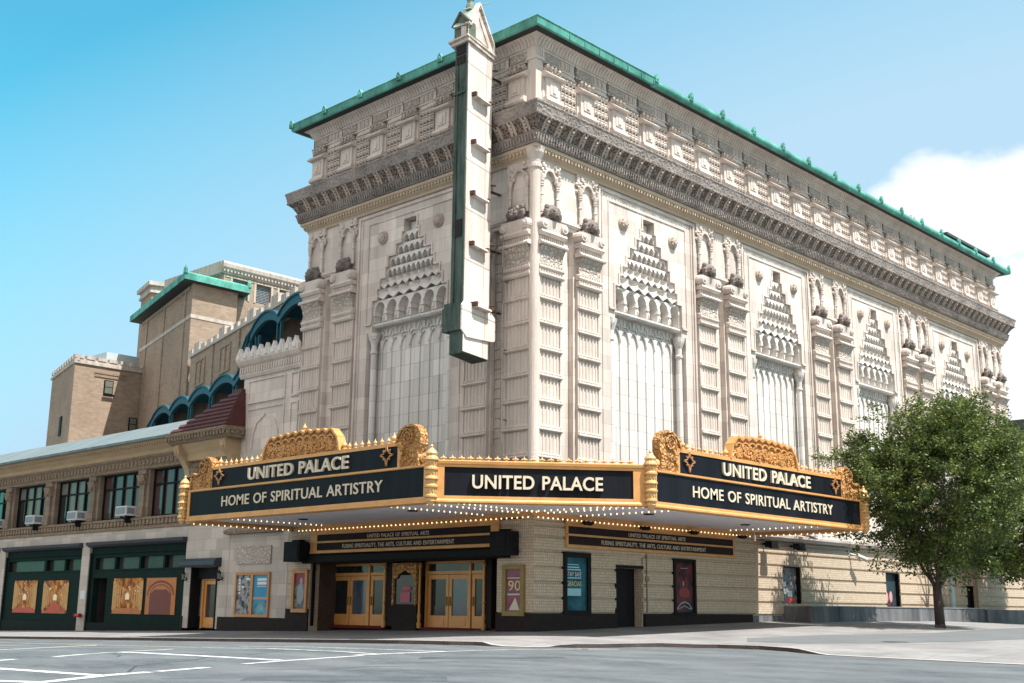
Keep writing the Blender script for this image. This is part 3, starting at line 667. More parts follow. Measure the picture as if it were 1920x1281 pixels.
# one frieze module, hood at u = 0, lattice of discs to its right
mb = MB(FR); FP = 2.333
mb.box(-.60, .60, 0, .10, 22.95, 24.4); mb.box(-.46, .46, .10, .22, 23.4, 24.32); mb.box(-.26, .26, .22, .26, 23.55, 24.15); mb.box(-.10, .10, .26, .30, 23.65, 24.0)
mb.prof([(0, 23.12), (.30, 23.12), (.36, 23.2), (.30, 23.38), (0, 23.38)], -.56, .56)
mb.prof([(0, 24.32), (.44, 24.34), (.47, 24.40), (.20, 24.62), (0, 24.66)], -.64, .64)
mb.m = 1
for k in range(4): mb.blob(-.39 + k * .26, .14, 24.86, .13, .16, .15, 8, 5, .1)
mb.box(-.56, .56, 0, .16, 24.70, 24.78); mb.box(-.58, .58, 0, .22, 24.98, 25.06)
mb.m = 0
mb.m = 2; mb.box(-.665, -.60, 0, .03, 22.8, 25.72); mb.m = 0; mb.box(-.60, .62, 0, .05, 25.08, 25.16); mb.box(-.60, .62, 0, .06, 25.60, 25.7)
mb.m = 1; mb.box(-.55, .55, 0, .06, 25.2, 25.58); mb.m = 0
fz = mb.build('frieze_panel', [M_orn, M_carv, M_joint_shade], TH)
mb = MB(FR); mb.m = 1; mb.box(.655, 1.655, 0, .012, 22.7, 24.86); mb.m = 0; mb.box(.621, 1.66, 0, .05, 25.08, 25.16); mb.box(.621, 1.66, 0, .06, 25.60, 25.7); mb.box(.66, 1.66, 0, .06, 24.86, 24.94)
for k in range(3):
    u = .78 + k * .30; mb.box(u - .10, u + .10, 0, .05, 25.2, 25.56)
    for q in (-1, 1): mb.box(u + q * .05 - .03, u + q * .05 + .03, .05, .09, 25.26, 25.5)
for k in range(5): mb.box(.655 + k * .25, .675 + k * .25, 0, .10, 22.7, 24.86)
for r in range(5):
    for k in range(4):
        u, z = .79 + k * .25, 22.98 + r * .42
        mb.disc(u, z, .125, 0, .10, 8, .09); mb.disc(u, z + .01, .05, .1, .15, 6)
        mb.box(u - .11, u + .11, 0, .05, z + .17, z + .23)
mb.build('disc_lattice', [M_orn, M_joint_shade], fz)
place(fz, 'R', .95)
def panel(face, u, lattice=True):
    c = fz.copy(); COL.objects.link(c); c.parent = TH; place(c, face, u)
    if lattice: d = fz.children[0].copy(); COL.objects.link(d); d.parent = c
for k in range(1, 22): panel('R', .95 + k * 2.332, k < 21)
for k in range(7): panel('L', .98 + k * 2.405, k > 0)

# roof: corbelled fringe, dark soffit, verdigris gutter
mb = MB(FR); mb.fr = lambda x, y, z: (x, y, z)
mb.m = 0; sweep(mb, [(0.003, 25.72), (.08, 25.72), (.22, 25.98), (.45, 26.12), (.003, 26.16)], ring)
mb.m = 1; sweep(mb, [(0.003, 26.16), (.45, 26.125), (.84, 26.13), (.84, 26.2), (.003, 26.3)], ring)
mb.m = 2
def ringL(o): return [(6, WID + o), (-o, WID + o), (-o, -o)]
def ringR(o): return [(-o, -o), (7.4, -o)]
def ringR2(o): return [(7.4, -o), (LEN + o, -o), (LEN + o, 6)]
flat = [(.80, 26.13), (.88, 26.11), (.92, 26.16), (.96, 26.44), (1.0, 26.50), (.97, 26.54), (.4, 26.62), (.4, 26.3), (.80, 26.2)]
gut = [(.78, 26.08)] + [(.80 + .20 * math.sin(a), 26.26 - .20 * math.cos(a)) for a in [math.pi * i / 9 for i in range(1, 9)]] + [(.86, 26.50), (.4, 26.62), (.4, 26.3)]
sweep(mb, flat, ringL); sweep(mb, flat, ringR); sweep(mb, gut, ringR2)
mb.m = 0
for fr, L in ((FR, LEN), (FL, WID)):
    mb.fr = fr; k = 0
    while k < L: mb.prof([(.05, 25.74), (.12, 25.74), (.27, 25.97), (.47, 26.11), (.2, 26.11)], k, k + .09); k += .2
mb.fr = FR; mb.m = 3; mb.box(.2, LEN - .2, -15.8, -.2, 26.3, 26.55)
mb.m = 2
for k in range(6): mb.box(1.2 + k * 1.05, 1.23 + k * 1.05, .9, .985, 26.16, 26.53)
roof = mb.build('roof', [M_orn, M_soffit, M_green, M_roofdk], TH)
mb = MB(FR)
FIN = [(-.15, 26.3), (.15, 26.3), (.13, 26.54), (.07, 26.66), (0, 26.74), (-.07, 26.66), (-.13, 26.54)]
mb.poly(FIN, .90, 1.05); mb.blob(0, 1.0, 26.46, .10, .10, .14, 8, 5)
fin = mb.build('finial', M_green, roof); place(fin, 'R', 7.6)
for k in range(1, 16): place(dup(fin, roof), 'R', 7.6 + k * 2.92 + random.uniform(-.12, .12))
for u in (5.2, 8.14, 11.08, 14.0, 16.85): place(dup(fin, roof), 'L', u)
RB = MB(FR); RB.box(42.0, 49.4, -3.5, .45, 27.02, 27.2)
for u in (42.4, 44.6, 46.8, 49.0): RB.box(u, u + .12, -.1, .1, 26.55, 27.02); RB.box(u, u + .12, -3.3, -3.1, 26.55, 27.02)
RB.box(42.2, 49.2, -3.3, .2, 26.8, 26.88)
rb = RB.build('rooftop_platform', M_roofdk); tag(rb, 'dark flat rooftop platform standing above the far right end of the green eave', 'rooftop platform')

# ------------------------------------------------------------------ ground floor of the theatre
COURSES = [1.15, 1.74, 2.36, 2.97, 3.60, 4.18, 4.62]
def courses(mb, u0, u1, opens, zs, top, o=.085):
    zz = zs + [top]
    for i in range(len(zz) - 1):
        z0, z1 = zz[i] + .055, zz[i + 1] - .055
        cuts = sorted([(max(a, u0), min(b, u1)) for a, b, c, d in opens if c < z1 - .05 and d > z0 + .05 and a < u1 and b > u0]); x = u0
        for a, b in cuts:
            if a > x + .02: mb.box(x, a, 0, o, z0, z1)
            x = max(x, b)
        if x < u1 - .02: mb.box(x, u1, 0, o, z0, z1)
def backing(mb, u0, u1, opens, z0, z1, o0=-.5, o1=0):
    us = sorted({u0, u1} | {a for a, b, c, d in opens} | {b for a, b, c, d in opens})
    for a, b in zip(us[:-1], us[1:]):
        z = z0
        for p, q, c, d in sorted(opens, key=lambda t: t[2]):
            if p <= a and q >= b:
                if c > z: mb.box(a, b, o0, o1, z, c)
                z = d
        if z < z1: mb.box(a, b, o0, o1, z, z1)
OPR = [(1.9, 3.32, 1.2, 3.5), (5.22, 7.15, .2, 3.08), (9.52, 10.98, 1.2, 3.5), (18.95, 20.8, 1.64, 3.58), (30.38, 32.2, 1.62, 3.57), (41.7, 42.85, 1.62, 3.04)]
mb = MB(FR)
backing(mb, 0, 54.5, OPR, .1, 4.9)
courses(mb, 0, 16.2, OPR, COURSES[:], 4.84)
courses(mb, 16.2, 54.5, OPR, [1.12] + COURSES[1:], 4.80)
mb.box(-.07, 0, -.6, .07, 1.18, 4.84)
mb.box(42.95, 43.35, 0.07, .30, 1.6, 4.7)
mb.build('ground_floor_wall', M_grid, TH)
mb = MB(FR); mb.prof([(0, 4.84), (.30, 4.86), (.34, 4.95), (.42, 5.0), (.44, 5.14), (0, 5.24)], 16.62, 54.5); mb.box(16.62, 54.5, 0.003, .10, 5.24, 7.5)
for u in (21.0, 33.0, 45.0): mb.poly([(u, 5.75), (u + 1.3, 5.75), (u + 1.05, 5.2), (u + .25, 5.2)], .1, .5)
mb.build('ledge', M_wall, TH)
for fr, a, b, z, o in ((FR, 7.2, 15.9, 1.14, .14), (FL, 14.62, 16.42, 1.19, .10), (FL, 16.42, 22.45, .73, .08), (FL, 25.9, 26.05, .73, .08)): MB(fr).box(a, b, 0, o, -.2, z).build('plinth', M_plinth, TH)
mb = MB(FR); mb.box(-.12, 5.2, 0, .14, -.2, 1.14); mb.fr = FL; mb.box(.0, 1.95, 0.0, .12, -.2, 1.14); mb.build('plinth', M_plinth, TH)
mb = MB(FR); mb.box(15.9, 20.9, 0, .10, .2, 1.08); mb.build('footing', M_conc, TH)
# left-hand ground floor
OPL = [(1.95, 14.6, -.3, 4.95)]
mb = MB(FL); backing(mb, 0.5, 14.6, OPL, .1, 4.95, -.5, 0); mb.box(.08, 1.95, 0, .06, 1.18, 3.3); courses(mb, .08, 1.95, [], [3.3, 3.6, 4.18, 4.62], 4.9, .06)
mb.build('entrance_pier', M_grid, TH)
mb = MB(FL); mb.box(14.6, 16.42, -.5, 0.02, .1, 4.95); courses(mb, 14.6, 16.42, [], [1.2, 1.74, 2.36, 2.97, 3.6, 4.18, 4.62], 4.9, .06)
mb.build('entrance_pier', M_grid, TH)
mb = MB(FL)
OPL2 = [(22.78, 25.28, .0, 3.32)]
backing(mb, 16.42, 26.0, OPL2, .1, 9.3, -.5, 0.03); mb.box(22.4, 26.0, -.9, -.62, .1, 3.4)
for u in (16.5, 21.72): mb.box(u, u + .05, .03, .05, .75, 4.9)
mb.box(17.0, 21.9, .03, .05, 4.60, 4.66)
mb.build('side_entrance_wall', M_block, TH)
mb = MB(FL); mb.box(17.9, 20.95, .03, .10, 3.42, 4.32); mb.build('relief_panel', M_carv, TH)
mb = MB(FL); mb.prof([(.03, 4.95), (.34, 4.98), (.38, 5.12), (.30, 5.2), (.03, 5.3)], 17.05, 21.9); mb.build('lintel', M_brownc, TH)
# recessed entrance: floor is the pavement, doors stand 1.5 m back
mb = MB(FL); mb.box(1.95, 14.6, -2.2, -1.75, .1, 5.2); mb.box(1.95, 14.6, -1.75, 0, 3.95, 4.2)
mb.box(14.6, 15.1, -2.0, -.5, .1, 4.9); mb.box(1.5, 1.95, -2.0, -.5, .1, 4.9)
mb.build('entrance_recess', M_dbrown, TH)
mb = MB(FL); mb.box(2.0, 14.5, -1.72, -1.2, .33, .455); mb.build('doorstep', M_red, TH)
for a, b in ((3.5, 3.92), (9.92, 10.42), (2.0, 2.5)): MB(FL).box(a, b, -1.7, -1.2, .3, 3.4).build('stone_pier', M_plinth, TH)
def door(fr, u0, u1, z0, z1, o, glass, poster=None, parent=TH):
    mb = MB(fr); w = u1 - u0; s = .17
    mb.box(u0, u0 + s, o, o + .08, z0, z1); mb.box(u1 - s, u1, o, o + .08, z0, z1); mb.box(u0 + s, u1 - s, o, o + .08, z1 - .2, z1); mb.box(u0 + s, u1 - s, o, o + .08, z0, z0 + .52)
    mb.box(u0 + s + .1, u1 - s - .1, o + .08, o + .1, z0 + .1, z0 + .42)
    d = mb.build('door', M_brass, parent)
    mb = MB(fr); mb.box(u0 + s, u1 - s, o + .02, o + .035, z0 + .52, z1 - .2); mb.build('glass_pane', glass, d)
    mb = MB(fr); hu = u0 + .09 if poster != 'r' else u1 - .09
    mb.box(hu - .03, hu + .03, o + .08, o + .14, z0 + .95, z0 + 1.35); mb.build('handle', M_olive, d)
    return d
M_pblue = mat('blue poster behind glass', (0.02, 0.07, 0.12), 0.08, (0.10, 0.09, 0.10), 1.8, 0.8, spec=0.8)
for u0, u1, gl, pp in ((13.48, 14.9, M_glass, None), (12.06, 13.44, M_pblue, 'r'), (10.62, 11.9, M_glass, 'r'), (6.5, 7.84, M_glass, None), (5.12, 6.46, M_pblue, 'r'), (4.0, 5.0, M_glass, 'r')):
    door(FL, u0, u1, .45, 2.76, -1.6, gl, pp)
mb = MB(FL)
for us, a, b in (((14.92, 11.93, 10.50), 10.5, 15.0), ((7.86, 5.04, 3.95), 3.95, 7.95)):
    mb = MB(FL); mb.box(a, b, -1.62, -1.5, 2.78, 2.92); mb.box(a, b, -1.62, -1.5, 3.24, 3.36)
    for u in us: mb.box(u, u + .12, -1.62, -1.46, .45, 3.32)
    mb.build('door_surround', M_brass, TH)
for a, b in ((12.06, 14.9), (10.62, 11.9), (5.16, 7.84), (4.07, 5.0)): MB(FL).box(a, b, -1.6, -1.56, 2.92, 3.24).build('transom_window', M_glass, TH)
for u in (10.46, 9.66, 8.02, 3.9): mb = MB(FL).lathe(u, -1.15, [(.09, .4), (.12, .6), (.07, .7), (.10, .95), (.06, 1.1), (.06, 1.5), (.09, 1.55), (.06, 1.62), (.06, 3.0), (.11, 3.15), (.06, 3.3)], 10); mb.build('turned_column', M_gold, TH)
# ticket booth between the two groups of doors
TB = thing('ticket_booth', (1.2, 8.8, .4), 'glazed ticket booth with gilded arched top between the two groups of brass doors', 'ticket booth')
mb = MB(FL); mb.box(8.05, 9.7, -1.7, -1.0, .2, 1.45); mb.build('base', M_plinth, TB)
mb = MB(FL); mb.box(8.1, 9.65, -1.65, -1.05, 1.45, 2.75); mb.build('glass_pane', M_glass, TB)
mb = MB(FL); arc = [(8.14, 2.55), (8.3, 2.62), (8.42, 2.8), (8.62, 2.86), (8.85, 2.98), (9.08, 2.86), (9.28, 2.8), (9.4, 2.62), (9.6, 2.55), (9.62, 3.3), (8.12, 3.3)]
mb.poly(arc, -1.04, -.96); mb.box(8.05, 8.14, -1.05, -.95, 1.4, 3.3); mb.box(9.6, 9.7, -1.05, -.95, 1.4, 3.3); mb.build('arched_frame', M_goldc, TB)
mb = MB(FL); mb.blob(8.75, -1.02, 2.15, .32, .03, .12, 10, 6); mb.box(8.5, 9.15, -1.04, -1.0, 1.55, 1.98); mb.build('rose_notice', M_pinkc, TB)
# roller shutter housing over the doors, black boxes at its ends
mb = MB(FL); mb.prof([(-.35, 3.34), (.20, 3.34), (.26, 3.42), (.26, 3.68), (.18, 3.76), (-.35, 3.76)], 1.2, 15.1)
mb.box(1.96, 2.06, -.2, -.05, .4, 3.34); mb.box(14.5, 14.6, -.2, -.05, .4, 3.34)
o = mb.build('shutter_housing', M_iron); tag(o, 'long black roller shutter housing above the brass entrance doors', 'shutter housing')
for u0, u1, lab in ((14.65, 15.9, 'black cube lamp box on the pier left of the entrance'), (.72, 1.72, 'black cube lamp box at the corner right of the entrance')):
    mb = MB(FL); mb.box(u0, u1, .065, .75, 3.42, 4.38); mb.box(u0 + .1, u1 - .1, .75, .78, 3.52, 4.28); mb.box(u0 + .3, u1 - .3, .2, .5, 4.38, 4.48); o = mb.build('lamp_box', M_iron); tag(o, lab, 'lamp box', 'black lamp boxes beside the entrance')
# posters ----------------------------------------------------------------------------------
def imgmat(name, cols, scale, stretch=(1, 1, 1), rough=.25):
    m = bpy.data.materials.new(name); m.use_nodes = True; t = m.node_tree; b = t.nodes['Principled BSDF']; L = t.links.new
    g = t.nodes.new('ShaderNodeNewGeometry'); mpn = t.nodes.new('ShaderNodeMapping'); mpn.inputs['Scale'].default_value = stretch; L(g.outputs['Position'], mpn.inputs[0])
    n = t.nodes.new('ShaderNodeTexNoise'); n.inputs['Scale'].default_value = scale; n.inputs['Detail'].default_value = 6; L(mpn.outputs[0], n.inputs['Vector'])
    r = t.nodes.new('ShaderNodeValToRGB'); L(n.outputs[0], r.inputs[0]); e = r.color_ramp.elements
    e[0].position = .30; e[1].position = .72; e[0].color = (*cols[0], 1); e[1].color = (*cols[-1], 1)
    for i, c in enumerate(cols[1:-1]): x = e.new(.30 + .42 * (i + 1) / (len(cols) - 1)); x.color = (*c, 1)
    L(r.outputs[0], b.inputs['Base Color']); b.inputs['Roughness'].default_value = rough; b.inputs['Specular IOR Level'].default_value = .12; return m
M_ph_gold = imgmat('gold hall photograph', [(.06, .016, .003), (.24, .07, .010), (.48, .17, .022), (.66, .31, .07)], 2.4, (1, 1.2, 1.0), .4)
M_ph_red = mat('red curtain photograph', (0.17, 0.018, 0.012), .4, (0.08, 0.01, 0.008), 3, .6, stretch=(6, 6, .2))
M_ph_carpet = mat('red carpet photograph', (0.48, 0.06, 0.02), .4, (.28, .04, .02), 2, .5)
M_ph_brown = mat('amber photograph', (0.46, 0.15, 0.03), .4, (.26, .07, .012), 2.5, .6)
M_p_music = imgmat('monochrome band poster', [(.02, .02, .03), (.09, .09, .11), (.35, .34, .35), (.03, .03, .03)], 3.5)
M_p_blue = mat('blue poster sky', (0.04, 0.25, 0.42), .3, (.02, .16, .32), 1.2, .5)
M_p_teal = imgmat('teal poster', [(.008, .03, .04), (.012, .075, .10), (.03, .15, .19)], 1.2)
M_p_dark = imgmat('dark concert poster', [(.02, .012, .015), (.04, .02, .025), (.13, .03, .03), (.03, .02, .03)], 2.2)
M_p_white = mat('white poster print', (.62, .64, .64), .4); M_p_mag = imgmat('magenta poster', [(.10, .03, .07), (.26, .10, .14), (.14, .10, .16)], 1.5)
M_p_photo = imgmat('printed crowd photograph', [(.03, .04, .05), (.09, .12, .14), (.24, .24, .24), (.20, .04, .04)], 4)
M_p_dusk = mat('dusky blue poster', (.03, .055, .065), .4, (.015, .02, .03), 1.5, .7); M_p_grad = mat('pink sunset print', (.50, .24, .20), .3, (.3, .2, .25), 2, .5); M_p_yel = mat('yellow print', (.62, .50, .22), .4)
def case(fr, u0, u1, z0, z1, o0, o1, mframe, label, w=.14, group=None, sill=True):
    c = thing('poster_case', fr((u0 + u1) / 2, o0, z0), label, 'poster case', group)
    mb = MB(fr); mb.box(u0, u0 + w, o0, o1, z0, z1); mb.box(u1 - w, u1, o0, o1, z0, z1); mb.box(u0 + w, u1 - w, o0, o1, z1 - w, z1); mb.box(u0 + w, u1 - w, o0, o1, z0, z0 + w)
    mb.box(u0 + .03, u1 - .03, o1, o1 + .025, z1 - .05, z1 - .01); mb.build('frame', mframe, c)
    return c
def sheet(fr, u0, u1, z0, z1, o, m, parent, name='poster'): return MB(fr).box(u0, u1, o, o + .015, z0, z1).build(name, m, parent)
c = case(FR, 1.74, 3.47, 1.06, 3.62, .03, .16, M_iron, 'black framed poster case with teal STAY SAFE notice right of the building corner', .2)
sheet(FR, 1.94, 3.27, 1.26, 3.42, .05, M_p_teal, c)
mb = MB(FR); mb.box(2.0, 2.9, .068, .072, 1.85, 2.15); mb.box(2.0, 2.9, .068, .072, 2.55, 2.60); mb.box(2.0, 2.75, .068, .072, 3.1, 3.14); mb.box(2.0, 2.9, .068, .072, 2.88, 2.94); mb.box(2.0, 2.8, .068, .072, 2.98, 3.04); mb.build('print', mat('pale cyan print', (.25, .50, .58), .4), c)
words(FR, 'STAY SAFE', 1.98, 2.92, 2.64, 2.82, .068, .075, M_p_white, c); words(FR, 'GRACIAS', 1.98, 2.92, 2.24, 2.44, .068, .075, M_p_yel, c)
c = case(FR, 9.38, 11.12, 1.06, 3.62, .03, .16, M_iron, 'black framed case with dark red concert poster between the dark door and the sunlit wall', .15)
sheet(FR, 9.53, 10.97, 1.22, 3.46, .05, M_p_dark, c)
mb = MB(FR); mb.box(9.9, 10.6, .068, .072, 1.9, 2.2); mb.blob(10.25, .07, 2.1, .42, .012, .25, 12, 6); mb.build('print', mat('red stage glow print', (.20, .025, .02), .4), c)
for P_, w_ in (([(9.65, 1.35), (10.0, 1.62), (10.3, 1.68), (10.6, 1.6), (10.85, 1.35)], .06), ([(9.75, 1.35), (10.25, 1.5), (10.75, 1.35)], .04), ([(10.0, 3.2), (10.55, 3.2)], .03)): MB(FR).ribbon(P_, w_, .068, .072).build('print', M_grey, c)
mb = MB(FR); mb.blob(10.2, .07, 2.5, .05, .01, .12, 8, 5); mb.build('figures', M_grey, c)
mb = MB(FR); mb.box(5.2, 7.17, .02, .10, 3.08, 3.2); mb.box(5.22, 6.35, -.38, -.30, .3, 3.08); mb.box(6.35, 7.15, -.45, -.42, .3, 3.08)
for z in (1.2, 2.2): mb.box(5.14, 5.24, .07, .14, z, z + .16)
dd = mb.build('exit_door', M_iron, TH)
mb = MB(FR); mb.box(7.35, 7.42, .07, .12, 1.2, 3.75); mb.box(7.28, 7.5, .07, .16, 2.55, 2.75); mb.build('conduit', M_brown, TH)
mb = MB(FL)
c = case(FL, .34, 1.52, 1.02, 3.05, .07, .2, M_olive, 'narrow antique brass framed poster reading 90 at the building corner', .18)
sheet(FL, .5, 1.36, 1.2, 2.88, .1, M_p_mag, c); words(FL, '90', .56, 1.24, 2.02, 2.42, .118, .128, M_p_yel, c, -1)
mb = MB(FL); mb.poly([(.6, 1.25), (1.2, 1.25), (.85, 1.75)], .118, .124); mb.box(.6, 1.3, .118, .124, 1.84, 1.9); mb.box(.6, 1.3, .118, .124, 2.5, 2.54); mb.build('print', M_letter, c)
c = case(FL, 14.66, 15.87, 1.02, 3.06, .07, .2, M_copper, 'small copper framed poster case on the pier left of the entrance doors', .17)
sheet(FL, 14.84, 15.7, 1.2, 2.9, .1, M_p_photo, c); mb = MB(FL); mb.box(14.84, 15.7, .118, .122, 2.35, 2.9); mb.build('print', mat('crimson print', (.25, .03, .05), .4), c)
mb = MB(FL); mb.blob(15.25, .12, 1.9, .28, .012, .5, 10, 7); mb.blob(15.2, .12, 2.5, .13, .012, .17, 10, 6); mb.build('figure', M_grey, c)
c = case(FL, 17.86, 20.9, .75, 2.98, .035, .14, M_copper, 'wide copper framed double poster case left of the marquee entrance', .13)
mb = MB(FL); mb.box(19.28, 19.5, .035, .14, .88, 2.85); mb.build('mullion', M_copper, c)
sheet(FL, 19.5, 20.77, .88, 2.85, .06, M_p_music, c); sheet(FL, 17.99, 19.28, .88, 2.85, .06, M_p_blue, c)
mb = MB(FL); mb.poly([(17.99, .88), (19.28, .88), (19.28, 1.2), (18.9, 1.45), (18.4, 1.5), (17.99, 1.62)], .078, .082); mb.build('print', imgmat('river print', [(.04, .07, .07), (.10, .24, .30), (.18, .40, .48)], 2), c)
mb = MB(FL); mb.box(17.99, 19.28, .078, .082, 1.62, 1.74); mb.build('sunset_print', M_p_grad, c)
mb = MB(FL); mb.box(18.15, 18.95, .078, .084, 2.55, 2.68); mb.box(18.15, 18.95, .078, .084, 2.36, 2.5); mb.box(18.15, 18.95, .078, .084, 2.26, 2.29)
for q in range(5): mb.box(20.45, 20.6, .078, .084, 1.9 + q * .16, 2.0 + q * .16)
mb.box(20.1, 20.3, .078, .084, 2.2, 2.3); mb.box(19.62, 19.95, .078, .084, 2.6, 2.7); mb.build('lettering', M_p_white, c)
for (u0, u1, z0, z1), lab in zip(OPR[3:], ('recessed display window with collage poster nearest the marquee on the sunlit wall', 'recessed display window with pink figures poster left of the street tree', 'small recessed window behind the pale post and second tree')):
    c = thing('display_window', (u0, .3, z0), lab, 'display window')
    mb = MB(FR); mb.box(u0, u0 + .05, -.24, .02, z0, z1); mb.box(u1 - .05, u1, -.24, .02, z0, z1); mb.box(u0 + .05, u1 - .05, -.24, .02, z1 - .05, z1); mb.box(u0 + .05, u1 - .05, -.24, .02, z0, z0 + .04); mb.build('frame', M_iron, c)
    g = sheet(FR, u0 + .05, u1 - .05, z0 + .04, z1 - .05, -.22, (M_p_photo if u0 < 20 else M_p_dusk) if u0 < 40 else M_glass, c)
    if u0 < 20:
        mb = MB(FR); mb.box(u0 + .3, u0 + .75, -.20, -.195, 2.55, 2.8); mb.box(u0 + .55, u0 + .9, -.20, -.195, 2.2, 2.45); mb.box(u0 + .2, u0 + .5, -.20, -.195, 1.95, 2.2); mb.box(u0 + .9, u0 + 1.3, -.20, -.195, 2.05, 2.35); mb.build('print', M_p_white, c)
        mb = MB(FR); mb.blob(u0 + 1.2, -.20, 1.85, .38, .01, .16, 10, 6); mb.box(u0 + .7, u0 + 1.0, -.20, -.195, 1.75, 2.0); mb.build('red_print', mat('red print', (.5, .06, .05), .4), c)
        mb = MB(FR); mb.box(u0 + .15, u0 + .7, -.204, -.2, 1.75, 2.3); mb.build('photo_print', M_p_photo, c)
    elif u0 < 40:
        mb = MB(FR); mb.blob(u0 + .55, -.20, 2.15, .22, .012, .32, 10, 6); mb.blob(u0 + 1.1, -.20, 2.18, .2, .012, .33, 10, 6); mb.build('figures', mat('pink figures print', (.55, .26, .24), .4), c)
        mb = MB(FR); mb.box(u0 + .5, u0 + 1.3, -.204, -.198, 1.68, 1.95); mb.build('print', M_p_dark, c)
# fascia signs under the marquee -------------------------------------------------------------
def fascia(fr, u0, u1, u2, sgn, label, t1, t2):
    s = thing('fascia_sign', fr(u0, .1, 3.85), label, 'sign', 'fascia signs under the marquee')
    mb = MB(fr); mb.box(u0, u1, .075, .17, 3.8, 4.95); mb.box(u0, u1, .17, .24, 4.30, 4.36); mb.box(u0, u1, .17, .22, 3.82, 3.90); mb.box(u0, u1, .17, .22, 4.70, 4.76); mb.build('frame', M_gold, s)
    MB(fr).box(u2[0], u2[1], .17, .19, 4.38, 4.68).build('panel', M_plinth, s); MB(fr).box(u2[2], u2[3], .17, .19, 3.94, 4.28).build('panel', M_plinth, s)
    words(fr, 'UNITED PALACE OF SPIRITUAL ARTS', t1[0], t1[1], 4.43, 4.60, .19, .205, M_ltdim, s, sgn, .008); words(fr, 'FUSING SPIRITUALITY, THE ARTS, CULTURE AND ENTERTAINMENT', t2[0], t2[1], 4.01, 4.19, .19, .205, M_ltdim, s, sgn, .008)
    return s
fascia(FR, 1.87, 14.4, (2.0, 14.25, 2.0, 14.25), 1, 'long black and gold fascia sign on the right of the corner under the marquee', (6.0, 10.26), (4.12, 11.9))
fascia(FL, 1.78, 14.55, (2.25, 14.0, 1.85, 14.0), -1, 'long black and gold fascia sign over the brass entrance doors under the marquee', (6.0, 10.22), (4.4, 12.03))
for k, u in enumerate((2.75, 6.7, 10.4, 14.5)):
    mb = MB(FR); mb.box(u - .28, u + .28, .5, .68, 4.78, 4.90); mb.box(u - .04, u + .04, .24, .5, 4.82, 4.87); mb.box(u - .2, u + .2, .52, .66, 4.74, 4.78); o = mb.build('sign_light', M_iron); tag(o, ('black sign light nearest the corner above the right fascia sign', 'second black sign light from the corner above the right fascia sign', 'third black sign light from the corner above the right fascia sign', 'black sign light farthest from the corner above the right fascia sign')[k], 'sign light', 'sign lights over the right fascia sign')
for k, u in enumerate((17.2, 19.9)):
    mb = MB(FR); mb.box(u - .3, u + .3, .35, .75, 4.45, 4.75); mb.poly([(u - .36, 4.45), (u + .36, 4.45), (u + .28, 4.38), (u - .28, 4.38)], .6, .8); mb.box(u - .05, u + .05, .05, .35, 4.58, 4.66); o = mb.build('floodlight', M_iron); tag(o, ('black floodlight under the ledge close to the marquee end', 'black floodlight under the ledge farther along the sunlit wall')[k], 'floodlight', 'floodlights under the ledge')
mb = MB(FR); mb.box(16.6, 26.0, .07, .12, 4.70, 4.76); o = mb.build('conduit_pipe', M_grey); tag(o, 'thin grey conduit running under the ledge from the marquee end', 'conduit')
sc = thing('security_camera', (26.3, -.5, 4.1), 'white security camera on a bracket on the sunlit wall', 'security camera')
mb = MB(FR); mb.tube((26.1, .07, 4.5), (26.35, .5, 4.35), .05, .05); mb.box(26.0, 26.2, .07, .12, 4.35, 4.65); mb.build('bracket', M_ac, sc)
mb = MB(FR); mb.tube((26.2, .5, 4.38), (26.85, .75, 4.15), .13, .13, 12); mb.blob(26.45, .55, 4.18, .14, .14, .14); mb.build('housing', M_white, sc)

# ------------------------------------------------------------------ marquee
MQ = thing('marquee', (-6.0, -5.5, 5.0), 'big black and gilded theatre marquee wrapping the building corner, lettered UNITED PALACE', 'marquee')
LC, CR = (-6.29, -.68), (0.0, -5.95)
FML = Frame(LC, (0, 1), (-1, 0)); FMR = Frame(CR, (1, 0), (0, -1))
_l = math.hypot(CR[0] - LC[0], CR[1] - LC[1]); _d = ((CR[0] - LC[0]) / _l, (CR[1] - LC[1]) / _l)
FMC = Frame(LC, _d, (_d[1], -_d[0]))
ident = lambda x, y, z: (x, y, z)
mb = MB(ident)
def foot(k): return [(-.07 - 0, 16.25 - k), (-6.29 + .38 + 0, 16.25 - k), (-5.93, -.52), (.14, -5.59), (16.55 - k, -5.57), (16.55 - k, -.09), (-.09, -.09)]
mb.flat([(x, y) for x, y in foot(0)], 5.14, 5.22); mb.build('soffit', M_soff2, MQ)
mb = MB(ident); mb.flat([(x, y) for x, y in foot(0)], 5.23, 6.30); mb.build('canopy_body', M_iron, MQ)
mb = MB(ident)
mb.box(-5.9, -.08, 16.25, 16.45, 4.98, 5.45); mb.box(-5.9, -.31, 15.76, 16.25, 5.0, 5.139)
mb.box(16.55, 16.72, -5.57, -.45, 4.98, 5.45); mb.box(16.06, 16.55, -5.57, -.31, 5.0, 5.139)
mb.box(-.30, -.075, .0, 15.75, 4.96, 5.14); mb.box(0, 16.05, -.30, -.075, 4.96, 5.14); mb.box(-.30, -.0, -.30, .0, 4.96, 5.14)
mb.build('gilded_edge', M_gold, MQ)
CREST = [(5.45, 7.40), (5.52, 7.7), (5.62, 7.98), (5.82, 8.16)]
for k in range(9):
    c = 6.08 + k * .505; h = 8.20 + .14 * math.cos((k - 4) / 4 * 1.35)
    CREST += [(c - .2, h), (c - .08, h + .09), (c + .08, h + .09), (c + .2, h)]
CREST += [(10.36, 8.16), (10.55, 7.98), (10.66, 7.7), (10.74, 7.40)]
